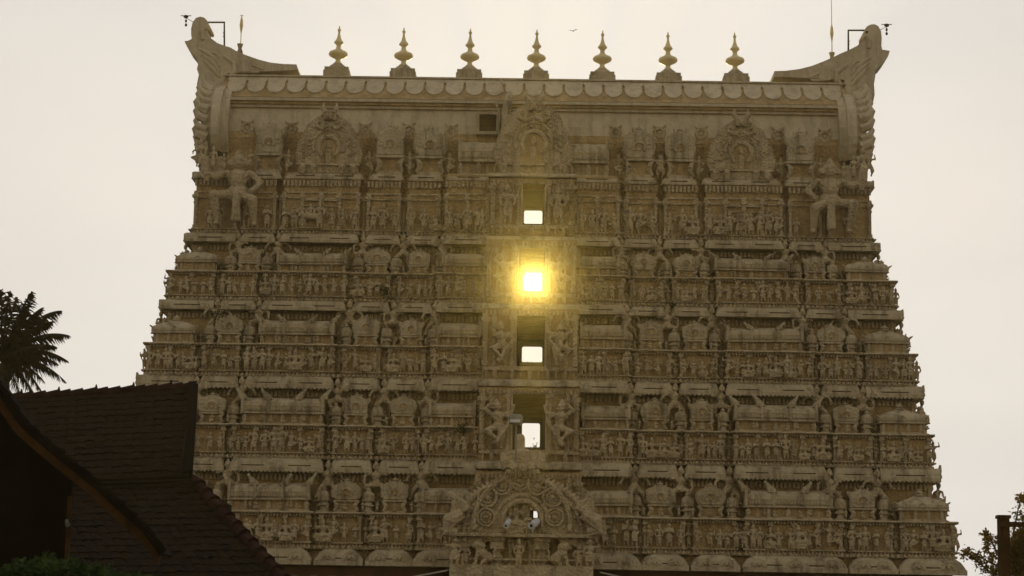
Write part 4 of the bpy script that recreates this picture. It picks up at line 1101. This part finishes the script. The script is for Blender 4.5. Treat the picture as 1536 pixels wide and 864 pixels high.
# two bullet cameras under the arch
for px, py, r_, ang, lab in ((760, 787, .13, .2, 'small white bullet camera under the arch on the dark side of the deity'), (799, 787, .165, -.55, 'white bullet camera right below the bright little hole in the arch')):
    c = at(px, py, YE-.7); root = tag(empty('security_camera', c), lab, 'security camera', 'bullet cameras under the entrance arch')
    d = Vector((-.5 if px > 780 else -.25, -1, -.45)).normalized()
    b_ = MB(); b_.path([-d*.55, -d*.45, d*.05, d*.15], [r_*.8, r_, r_, r_*1.08], 14); b_.build('camera_body', WHITEP, root)
    b_ = MB(); b_.tube(d*.13, r_*.5, d*.16, r_*.45, 14); b_.build('lens', GLASS, root)
    b_ = MB(); b_.path([-d*.3, -d*.3+Vector((0, .3, .0)), Vector((0, .72, -.3))], .05, 6); b_.build('mount', WHITEP, root)

# weeds rooted in the ledges
def tuft(px, py, Y, rad, n, label):
    c = at(px, py, Y); root = tag(empty('ledge_weed', c), label, 'plant', 'weeds rooted in the tower ledges')
    rn = random.Random(px); b_ = MB(); st_ = MB()
    for q in range(n//14+3):
        t = Vector((rn.uniform(-1, 1)*rad*.7, rn.uniform(-.5, 0)*rad, rn.uniform(.2, .9)*rad)); st_.tube((0, .15, -rad*.7), .025, t, .01, 5)
    for q in range(n):
        p = Vector((rn.gauss(0, .42)*rad, rn.uniform(-.5, .2)*rad, rn.gauss(0, .36)*rad)); leaf(b_, p, rn.uniform(.10, .2), rn)
    b_.build('leaves', TUFTLEAF, root); st_.build('stem', BARK, root)
def leaf(mb, p, l, rn, hang=0.0, wid=.45):
    d = Vector((rn.gauss(0, 1), rn.gauss(0, 1), rn.gauss(0, .7)-hang)).normalized(); a = d.orthogonal().normalized()
    a = (Matrix.Rotation(rn.uniform(0, 6.28), 3, d) @ a)
    w = l*wid*.5; up = d.cross(a)*l*.08
    mb.add([p, p+d*l*.4+a*w+up, p+d*l, p+d*l*.4-a*w+up, p+d*l*.45], [(0, 1, 4), (1, 2, 4), (2, 3, 4), (3, 0, 4)])
tuft(576, 436, YF[3]-.8, .42, 70, 'small dark weed on the ledge left of the glowing sun opening')
tuft(322, 470, YF[2]-1.2, .5, 80, 'green weed under the left end of the eave, among the brackets')
tuft(696, 642, YF[1]-1.6, .55, 80, 'bushy weed on the wall left of the lowest open window')
tuft(1008, 456, YF[3]-.9, .28, 40, 'tiny green weed on the eave right of the sun')
for i, (px, py, Y, r_, lab) in enumerate(((792, 549, 13.4, .3, 'small weed on the sill of the opening just below the sun'), (802, 674, 14.8, .4, 'spiky weed at the foot of the lowest open window'))):
    tuft(px, py, Y, r_, 36, lab)

# ------------------------------------------------------------------ white canopy at the foot of the tower
a0 = at(575, 871, -1.6); a1 = at(672, 853, -1.6); a2 = at(900, 856, -1.6); a3 = at(985, 875, -1.6)
top_ = [(a0.x, a0.z), (a1.x, a1.z), (a2.x, a2.z), (a3.x, a3.z)]
cr = tag(empty('canopy', (0, 0, 0)), 'white sloping canopy peeking up at the foot of the carved entrance', 'canopy')
for (x0, z0), (x1, z1) in ((top_[0], top_[1]), (top_[2], top_[3])):
    cv = MB(); cv.add([(x0, -2.6, z0-.1), (x1, -2.6, z1-.1), (x1, -.7, z1), (x0, -.7, z0), (x0, -2.6, z0-.15), (x1, -2.6, z1-.15), (x1, -.7, z1-.05), (x0, -.7, z0-.05)],
           [(0, 1, 2, 3), (7, 6, 5, 4), (0, 4, 5, 1), (1, 5, 6, 2), (2, 6, 7, 3), (3, 7, 4, 0)])
    cv.build('canopy_sheet', CANVAS, cr)
cv = MB()
for x, z in (top_[0], top_[3]): cv.tube((x, -1.6, 0), .06, (x, -1.6, z-.06), .06, 8)
cv.build('canopy_post', IRON, cr)

# ------------------------------------------------------------------ tiled house on the left
house = tag(empty('tiled_house', (-9, -54, 0)), 'old two tier clay tiled house with a hipped lower roof at the lower left', 'house')
HO = Vector((-9, -54, 0))
def tiled(quad, course, pitch, thick=.03, rel=HO):
    """roof slope from ridge edge (q0->q1) down to eave edge (q3->q2): overlapping courses of ribbed clay tiles with uneven edges"""
    q0, q1, q2, q3 = [Vector(q)-rel for q in quad]
    nrm = (q1-q0).cross(q3-q0).normalized()
    if nrm.z < 0: nrm = -nrm
    nr = max(2, int(((q3-q0).length+(q2-q1).length)/2/course)); nc = max(2, int(max((q1-q0).length, (q2-q3).length)/pitch))
    mb = MB(); rn = random.Random(3)
    def P(u, v): return (q0.lerp(q1, u)).lerp(q3.lerp(q2, u), v)
    seg = 4
    for r in range(nr):
        v0 = r/nr; v1 = min(1.0, (r+1.18)/nr)
        j0 = [rn.uniform(-.012, .018) for _ in range(nc)]; jv = [rn.uniform(-.10, .10)/nr for _ in range(nc)]
        for c_ in range(nc):
            row = []
            for k_ in range(seg+1):
                u = (c_+k_/seg)/nc; hgt = .022*math.sin(math.pi*k_/seg)**.8 if k_ not in (0, seg) else 0
                a = P(u, v0)+nrm*(hgt+.005); b = P(u, v1+jv[c_])+nrm*(hgt+thick+j0[c_])
                row.append((a, b, b-nrm*.03))
            vs = [p for t in row for p in t]; fs = []
            for k_ in range(seg): o = k_*3; fs += [(o, o+3, o+4, o+1), (o+1, o+4, o+5, o+2)]
            mb.add(vs, fs)
    # underlay board so that no light comes through
    a, b, c_, d = q0-nrm*.03, q1-nrm*.03, q2-nrm*.03, q3-nrm*.03; e = -nrm*.10
    mb.add([a, b, c_, d, a+e, b+e, c_+e, d+e], [(0, 1, 2, 3), (7, 6, 5, 4), (0, 4, 5, 1), (1, 5, 6, 2), (2, 6, 7, 3), (3, 7, 4, 0)])
    return mb
YRG, YEV, YLO = -50.0, -54.0, -58.5
rg0, rg1 = at(-120, 606, YRG), at(291, 581, YRG); ev0, ev1 = at(-120, 732, YEV), at(283, 716, YEV)
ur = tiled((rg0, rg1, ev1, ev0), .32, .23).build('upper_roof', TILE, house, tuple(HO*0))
back = MB(); bq0, bq1 = Vector((ev0.x, 2*YRG-YEV, ev0.z))-HO, Vector((at(235, 700, 2*YRG-YEV).x, 2*YRG-YEV, ev1.z))-HO
back.add([rg0-HO, rg1-HO, bq1, bq0, rg0-HO-Vector((0,0,.1)), rg1-HO-Vector((0,0,.1)), bq1-Vector((0,0,.1)), bq0-Vector((0,0,.1))], [(0,3,2,1), (4,5,6,7), (0,1,5,4), (1,2,6,5), (2,3,7,6), (3,0,4,7)])
back.build('rear_slope', TILE, house)
rr = MB()                                              # ridge tiles
n = 22
for q in range(n):
    a = rg0.lerp(rg1, q/n)-HO; b = rg0.lerp(rg1, (q+1.12)/n)-HO
    rr.path([a+Vector((0, 0, -.02)), b+Vector((0, 0, .015))], [.12, .14], 8)
    if q % 3 == 1: rr.limb(b+Vector((0, 0, .1)), .05, b+Vector((0, 0, .2)), .02, 6)
rr.build('ridge_tiles', RIDGE, ur)
vb = MB()                                              # verge board and metal strip at the gable end
a, b = rg1-HO, ev1-HO; dn = Vector((0, 0, -.28))
vb.add([a+Vector((.02, 0, .1)), b+Vector((.02, -.1, .1)), b+Vector((.02, -.1, -.22)), a+Vector((.02, 0, -.22)), a+Vector((.1, 0, .1)), b+Vector((.1, -.1, .1)), b+Vector((.1, -.1, -.22)), a+Vector((.1, 0, -.22))],
       [(0,3,2,1), (4,5,6,7), (0,1,5,4), (1,2,6,5), (2,3,7,6), (3,0,4,7)])
vb.add([a+Vector((-.12, -.15, .12)), b+Vector((-.12, -.1, .12)), b+Vector((.06, -.1, .16)), a+Vector((.06, 0, .16)), a+Vector((-.12, -.15, .06)), b+Vector((-.12, -.1, .06)), b+Vector((.06, -.1, .10)), a+Vector((.06, 0, .10))],
       [(0,1,2,3), (7,6,5,4), (0,4,5,1), (1,5,6,2), (2,6,7,3), (3,7,4,0)])
vb.build('verge_board', BLACKW, house)
mt = MB(); mt.tube(at(283, 652, -52)-HO+Vector((0, -.3, .15)), .014, at(275, 700, -53.5)-HO+Vector((0, -.25, .15)), .025, 6); mt.build('metal_strip', RIDGE, house)
ws = MB(); ws.box(ev0.x-HO.x, ev1.x-HO.x-.1, .25, 7.6, 0, ev1.z-.1)              # walls
ws.build('wall', BLACKW, house)
# eave board between the two roofs
eb = MB(); a, b = ev0-HO, ev1-HO
eb.add([a+Vector((0, -.12, -.12)), b+Vector((0, -.12, -.12)), b+Vector((0, -.12, .02)), a+Vector((0, -.12, .02)), a+Vector((0, .3, -.12)), b+Vector((0, .3, -.12)), b+Vector((0, .3, .02)), a+Vector((0, .3, .02))],
       [(0,1,2,3), (7,6,5,4), (0,4,5,1), (1,5,6,2), (2,6,7,3), (3,7,4,0)])
eb.build('eave_board', BLACKW, house)
# lower skirt roof and its hip
lt0, lt1 = at(-120, 735, YEV+.1), at(288, 721, YEV+.1); lb0, lb1 = at(-120, 892, YLO), at(440, 890, YLO)
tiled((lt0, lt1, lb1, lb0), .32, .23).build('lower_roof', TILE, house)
hp = MB(); n = 13
for q in range(n):
    a = lt1.lerp(lb1, q/n)-HO; b = lt1.lerp(lb1, (q+1.15)/n)-HO
    hp.path([a+Vector((0, 0, .03)), b+Vector((0, 0, .09))], [.12, .145], 8)
hp.build('hip_tiles', RIDGE, house)
sr = MB(); r0, r1 = lt1-HO, lb1-HO; r2, r3 = at(330, 900, YLO+12)-HO, at(250, 735, YEV+6)-HO; e = Vector((0, 0, -.1))
sr.add([r0, r1, r2, r3, r0+e, r1+e, r2+e, r3+e], [(0, 1, 2, 3), (7, 6, 5, 4), (0, 4, 5, 1), (1, 5, 6, 2), (2, 6, 7, 3), (3, 7, 4, 0)])
sr.build('side_slope', TILE, house)
for q, (u, v, w_) in enumerate(((.62, .22, 1.3), (.70, .42, .5), (.52, .60, .7))):   # courses where newer red tiles lie bare
    pass

# ------------------------------------------------------------------ nearer gabled porch with a swept barge board
NY = -71.0
porch2 = tag(empty('gabled_porch', (-8, NY, 0)), 'dark gabled porch with a curved brown barge board, nearest the camera at lower left', 'porch')
NO = Vector((-8, NY, 0))
bl = [(-60, 520), (-30, 562), (0, 604), (27, 644), (62, 675), (100, 706), (140, 738), (172, 768), (208, 800), (232, 826), (242, 842)]
low = [at(x-4, y+5, NY)-NO for x, y in bl]
off = [Vector((.085, 0, .08))*(1 if q < 9 else .7) for q in range(len(bl))]; off[-1] = Vector((.02, 0, .12))
top_ = [p+o for p, o in zip(low, off)]
bb = MB(); n = len(low)
for t in (0,):
    vs = [p+Vector((0, -.05, 0)) for p in low]+[p+Vector((0, -.05, 0)) for p in top_]+[p+Vector((0, .06, 0)) for p in low]+[p+Vector((0, .06, 0)) for p in top_]
    fs = []
    for q in range(n-1): fs += [(q, q+1, n+q+1, n+q), (2*n+q, 3*n+q, 3*n+q+1, 2*n+q+1), (q, 2*n+q, 2*n+q+1, q+1), (n+q, n+q+1, 3*n+q+1, 3*n+q)]
    fs += [(0, n, 3*n, 2*n), (n-1, 3*n-1, 4*n-1, 2*n-1)]; bb.add(vs, fs)
bb.build('barge_board', WOOD, porch2)
rs = MB(); dep = .75
tt = [p+Vector((.05, 0, .035)) for p in top_]
vs = [p+Vector((0, -.1, 0)) for p in top_]+[p+Vector((0, -.1, 0)) for p in tt]+[p+Vector((0, dep, 0)) for p in top_]+[p+Vector((0, dep, 0)) for p in tt]; fs = []
for q in range(n-1): fs += [(q, q+1, n+q+1, n+q), (2*n+q, 3*n+q, 3*n+q+1, 2*n+q+1), (q, 2*n+q, 2*n+q+1, q+1), (n+q, n+q+1, 3*n+q+1, 3*n+q)]
fs += [(0, n, 3*n, 2*n), (n-1, 3*n-1, 4*n-1, 2*n-1)]; rs.add(vs, fs)
for q in range(n-1):                                    # rounded tiles along the verge
    for t in (.0, .5):
        a = tt[q].lerp(tt[q+1], t)+Vector((0, -.02, .0)); b = tt[q].lerp(tt[q+1], t+.55)+Vector((0, -.02, .02)); rs.path([a, b], [.05, .065], 6)
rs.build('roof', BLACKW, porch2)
pw_ = at(106, 760, NY+.5)-NO
wl = MB(); pl = [Vector((-6, .5, -NO.z))]
wx = pw_.x; gtop = at(106, 705, NY+.5).z
o = [(-8.0, 0.0), (wx, 0.0), (wx, gtop), (at(60, 670, NY+.5).x-NO.x, at(60, 670, NY+.5).z), (at(0, 600, NY+.5).x-NO.x, at(0, 600, NY+.5).z), (at(-60, 520, NY+.5).x-NO.x, at(-60, 520, NY+.5).z), (-8.0, 6.0)]
wl.prism(o, .5, .58); wl.build('wall', BLACKW, porch2)
ps = MB(); ps.box(wx-.03, wx+.03, .40, .48, 0, at(107, 744, NY+.45).z); ps.build('corner_post', WOOD, porch2)
pk = MB(); z_ = at(107, 785, NY).z; pk.limb((wx, .37, z_), .035, (wx, .30, z_+.05), .025); pk.build('clamp', GREYP, ps and bpy.data.objects['corner_post'])

# ------------------------------------------------------------------ wires sagging across the left side
def wire(pa, ya, pb, yb2, sag, r_, lab):
    a = at(*pa, ya); b = at(*pb, yb2); pts = []
    for q in range(25):
        t = q/24; p = a.lerp(b, t); p.z -= sag*4*t*(1-t); pts.append(p)
    o = MB(); o.path([p-a for p in pts], r_, 6); tag(o.build('overhead_wire', IRON, None, a), lab, 'wire', 'wires crossing in front of the tiled house')
wire((-20, 640), -62, (300, 683), -56, .05, .008, 'thin wire running over the upper tiled slope')
wire((-20, 727), -64, (286, 719), -55.5, .02, .016, 'upper thick cable level with the eave of the tiled house')
wire((-20, 733), -64, (290, 722), -55.5, .06, .013, 'lower thick cable just under the eave of the tiled house')

# ------------------------------------------------------------------ palm at the left edge
def palm():
    base_ = at(-6, 976, -36); c = at(2, 540, -36)
    root = tag(empty('coconut_palm', (base_.x, -36, 0)), 'dark coconut palm rising behind the tiled roof at the left edge', 'palm tree')
    o = Vector((base_.x, -36, 0)); rn = random.Random(11)
    tr = MB(); pts = []; rad = []
    for q in range(14):
        t = q/13; pts.append(Vector((.25*math.sin(t*2.2)-.1*t, 0, t*(c.z-.1)))+Vector(((c.x-o.x)*t, 0, 0))); rad.append(.24-.10*t+.012*(q % 2))
    tr.path(pts, rad, 10); tr.build('trunk', BARK, root)
    C_ = c-o
    # fronds: explicit ones seen against the sky, then filler ones
    ends = [((14, 438), 0.4), ((47, 438), 0.3), ((90, 466), .9), ((103, 503), .8), ((101, 541), .8), ((98, 572), .75), ((62, 586), .5), ((52, 592), .2), ((30, 590), .1), ((10, 592), .0), ((24, 446), .2), ((62, 462), .4), ((2, 436), .2), ((-30, 450), .3), ((-70, 480), .5), ((-100, 530), .6), ((-80, 570), .6), ((-40, 590), .3), ((70, 520), .2), ((72, 556), .2), ((40, 460), .35), ((78, 482), .5), ((84, 520), .45), ((86, 545), .4), ((66, 572), .35), ((44, 580), .25)]
    cr_ = MB()
    for q, ((ex, ey), arch_) in enumerate(ends):
        dy = rn.uniform(-1.6, 1.6) if q > 5 else rn.uniform(-.6, .6)
        e = at(ex, ey, -36+dy)-o; ctl = C_.lerp(e, .5)+Vector((0, 0, .25+.5*arch_))
        N_ = 34; prev = None; spine = []
        for k_ in range(N_+1):
            t = k_/N_; spine.append(C_*(1-t)**2+ctl*2*t*(1-t)+e*t*t)
        cr_.path(spine, [.035*(1-k_/N_)+.006 for k_ in range(N_+1)], 5)
        L = sum((spine[k_+1]-spine[k_]).length for k_ in range(N_))
        for k_ in range(3, N_+1):
            t = k_/N_; d = (spine[k_]-spine[k_-1]).normalized(); side = d.cross(Vector((0, 0, 1)))
            if side.length < .1: side = Vector((0, 1, 0))
            side.normalize()
            for s in (-1, 1):
                for rep in (0, 1):
                    ll = L*.25*(math.sin(math.pi*min(1, t*.85+.12))**.7)*rn.uniform(.75, 1.15)
                    dd = (d*rn.uniform(.55, 1.0)+side*s*rn.uniform(.15, .8)+Vector((0, 0, -rn.uniform(.35, 1.0)))).normalized()
                    p = spine[k_]-d*rep*.5*L/N_; w_ = d*.028; mdl = p+dd*ll*.5+Vector((0, 0, ll*.06)); tip = p+dd*ll+Vector((0, 0, -ll*.12))
                    cr_.add([p-w_, p+w_, mdl+w_*.9, tip, mdl-w_*.9], [(0, 1, 2, 4), (4, 2, 3)])
    cr_.build('crown', PALMLEAF, root)
    cn = MB()
    for q in range(9):
        a = q*.7; cn.ball(C_+Vector((.28*math.cos(a), .28*math.sin(a), -.35-.15*(q % 3))), .13, n=8)
    cn.build('coconuts', BARK, root)
palm()

# ------------------------------------------------------------------ bush in the lower left corner
def bush():
    c = at(70, 900, -80); root = tag(empty('leafy_bush', (c.x, -80, 0)), 'dark green leafy bush in the lower left corner', 'bush')
    rn = random.Random(21); b_ = MB(); st_ = MB()
    tops = []
    for q in range(60):
        px = rn.uniform(-40, 205); yt = 838+abs(px-75)**1.5*.018+rn.uniform(-8, 8)
        for k_ in range(46):
            p = at(px+rn.gauss(0, 9), yt+abs(rn.gauss(0, 20))+3, -80+rn.uniform(-.5, .7)); leaf(b_, p-Vector((c.x, -80, 0)), rn.uniform(.05, .10), rn, .2, .5)
        tops.append(at(px, yt+10, -80)-Vector((c.x, -80, 0)))
    for t in tops[::4]: st_.tube((rn.uniform(-.3, .3), 0, 0), .03, t, .008, 5)
    b_.build('foliage', BUSHLEAF, root); st_.build('stem', BARK, root)
    c = at(297, 880, -78); root = tag(empty('small_shrub', (c.x, -78, 0)), 'top of a small green shrub below the tiled roof hip', 'shrub')
    b_ = MB()
    for q in range(140):
        p = at(297+rn.gauss(0, 10), 868+abs(rn.gauss(0, 9)), -78+rn.uniform(-.2, .2)); leaf(b_, p-Vector((c.x, -78, 0)), rn.uniform(.04, .08), rn)
    b_.build('foliage', BUSHLEAF, root); st_ = MB(); st_.tube((0, 0, 0), .02, (0, 0, c.z), .01, 5); st_.build('stem', BARK, root)
bush()

# ------------------------------------------------------------------ right edge: weathered post, tree
PY = -55.0
c = at(1507, 870, PY); root = tag(empty('wooden_post', (c.x, PY, 0)), 'rough dark gate post with a short crossbar near the right edge', 'post')
wpx = at(1516, 800, PY).x-at(1499, 800, PY).x
pb_ = MB(); zt2 = at(1507, 778, PY).z
pb_.taper(0, 0, 0, zt2, wpx*.50, wpx*.42, .16, .15); pb_.build('post', WOOD, root)
pb_ = MB(); z0 = at(1507, 787, PY).z; xl = at(1495.5, 785, PY).x-c.x; xr = at(1560, 785, PY).x-c.x
pb_.box(xl, xr, -.22, -.165, z0-.06, z0+.05); pb_.box(-.14, .14, -.14, .14, zt2+.002, zt2+.07); pb_.build('crossbar', WOOD, root)
pb_ = MB(); f = lambda x, y: at(x, y, PY-.3)-Vector((c.x, PY, 0))
pb_.tube(f(1513, 830), .02, f(1552, 872), .02, 6); pb_.tube(f(1548, 790), .012, f(1512, 872), .012, 6); pb_.build('brace', WOOD, root)

def tree():
    Y = -40.0; c = at(1530, 976, Y)
    root = tag(empty('leafy_tree', (c.x, Y, 0)), 'sparse leafy tree backlit against the sky at the lower right', 'tree')
    O = Vector((c.x, Y, 0)); rn = random.Random(31); tr = MB(); b_ = MB()
    G = lambda x, y, dy=0: at(x, y, Y+dy)-O
    tr.path([(0, 0, 0), G(1532, 900), G(1528, 850), G(1530, 800)], [.2, .16, .13, .06], 8)
    sprigs = [((1528, 850), (1500, 838), (1484, 805), (1480, 798)), ((1528, 856), (1498, 850), (1470, 836), (1450, 822)), ((1528, 850), (1520, 800), (1526, 770), (1532, 740)), ((1530, 860), (1490, 862), (1474, 848), (1460, 838)), ((1528, 860), (1505, 830), (1500, 810), (1502, 795)), ((1530, 840), (1540, 800), (1545, 760), (1536, 742))]
    for sp in sprigs:
        pts = [G(x, y, rn.uniform(-.2, .2)) for x, y in sp]; tr.path(pts, [.05, .035, .02, .008], 5)
        for k_ in range(1, 4):
            for t in [q/16 for q in range(17)]:
                p = pts[k_-1].lerp(pts[k_], t)
                if k_ == 1 and t < .5: continue
                for z in range(3): leaf(b_, p+Vector((rn.gauss(0, .06), rn.gauss(0, .10), rn.gauss(-.02, .07))), rn.uniform(.08, .15), rn, .5, .5)
    for cx, cy, rx, ry, nn in ((1520, 815, 8, 10, 160), (1534, 800, 6, 14, 240), (1480, 818, 4, 14, 90), (1477, 800, 4, 6, 40), (1446, 830, 5, 8, 60), (1530, 834, 14, 28, 2200), (1524, 850, 10, 20, 700), (1531, 806, 8, 14, 150), (1531, 747, 6, 6, 70), (1535, 775, 4, 5, 30), (1485, 806, 5, 9, 60), (1487, 835, 7, 10, 80), (1490, 856, 9, 6, 90), (1464, 834, 9, 6, 90), (1452, 826, 5, 5, 30), (1548, 810, 16, 40, 500)):
        for q in range(nn):
            leaf(b_, G(cx+rn.gauss(0, rx*.5), cy+rn.gauss(0, ry*.5), rn.uniform(-.5, .5)), rn.uniform(.08, .15), rn, .4, .55)
    tr.build('trunk', BARK, root); b_.build('crown', TREELEAF, root)
tree()

# ------------------------------------------------------------------ a bird high over the ridge
c = at(859.5, 47, -20); b_ = MB()
b_.path([(-.10, 0, .0), (0, 0, .03), (.1, 0, 0)], [.015, .04, .012], 6)
b_.add([(-.02, 0, .03), (.05, 0, .03), (.0, -.34, .12), (-.06, -.2, .10)], [(0, 1, 2, 3), (3, 2, 1, 0)]); b_.add([(-.02, 0, .03), (.05, 0, .03), (.10, .34, .12), (.0, .2, .10)], [(0, 3, 2, 1), (1, 2, 3, 0)])
bird = tag(b_.build('bird', BLACKW, None, c), 'tiny dark bird gliding over the ridge between two finials', 'bird')
bird.rotation_euler = (0, 0, R(70)); bird.scale = (.6, .6, .6)

# ------------------------------------------------------------------ morning haze
hz_on = True; HAZE = (0.00050, 0.78, 0.000024, 0.986)
if hz_on:
    hm = bpy.data.materials.new('morning_haze'); hm.use_nodes = True; t = hm.node_tree; t.nodes.clear()
    def vol(col, den, g):
        pv = t.nodes.new('ShaderNodeVolumePrincipled'); pv.inputs['Color'].default_value = (*col, 1)
        pv.inputs['Density'].default_value = den; pv.inputs['Anisotropy'].default_value = g; return pv
    # fine haze plus a few large droplets that scatter sharply forward (the glow round the sun)
    v1 = vol((1.0, .78, .37), HAZE[0], HAZE[1]); v2 = vol((1.0, .92, .70), HAZE[2], HAZE[3])
    ad = t.nodes.new('ShaderNodeAddShader'); t.links.new(v1.outputs[0], ad.inputs[0]); t.links.new(v2.outputs[0], ad.inputs[1])
    mo = t.nodes.new('ShaderNodeOutputMaterial'); t.links.new(ad.outputs[0], mo.inputs['Volume'])
    hb2 = MB(); hb2.box(-60, 60, -110, 40, -1.0, 40.0)
    tag(hb2.build('haze', hm), kind='stuff')
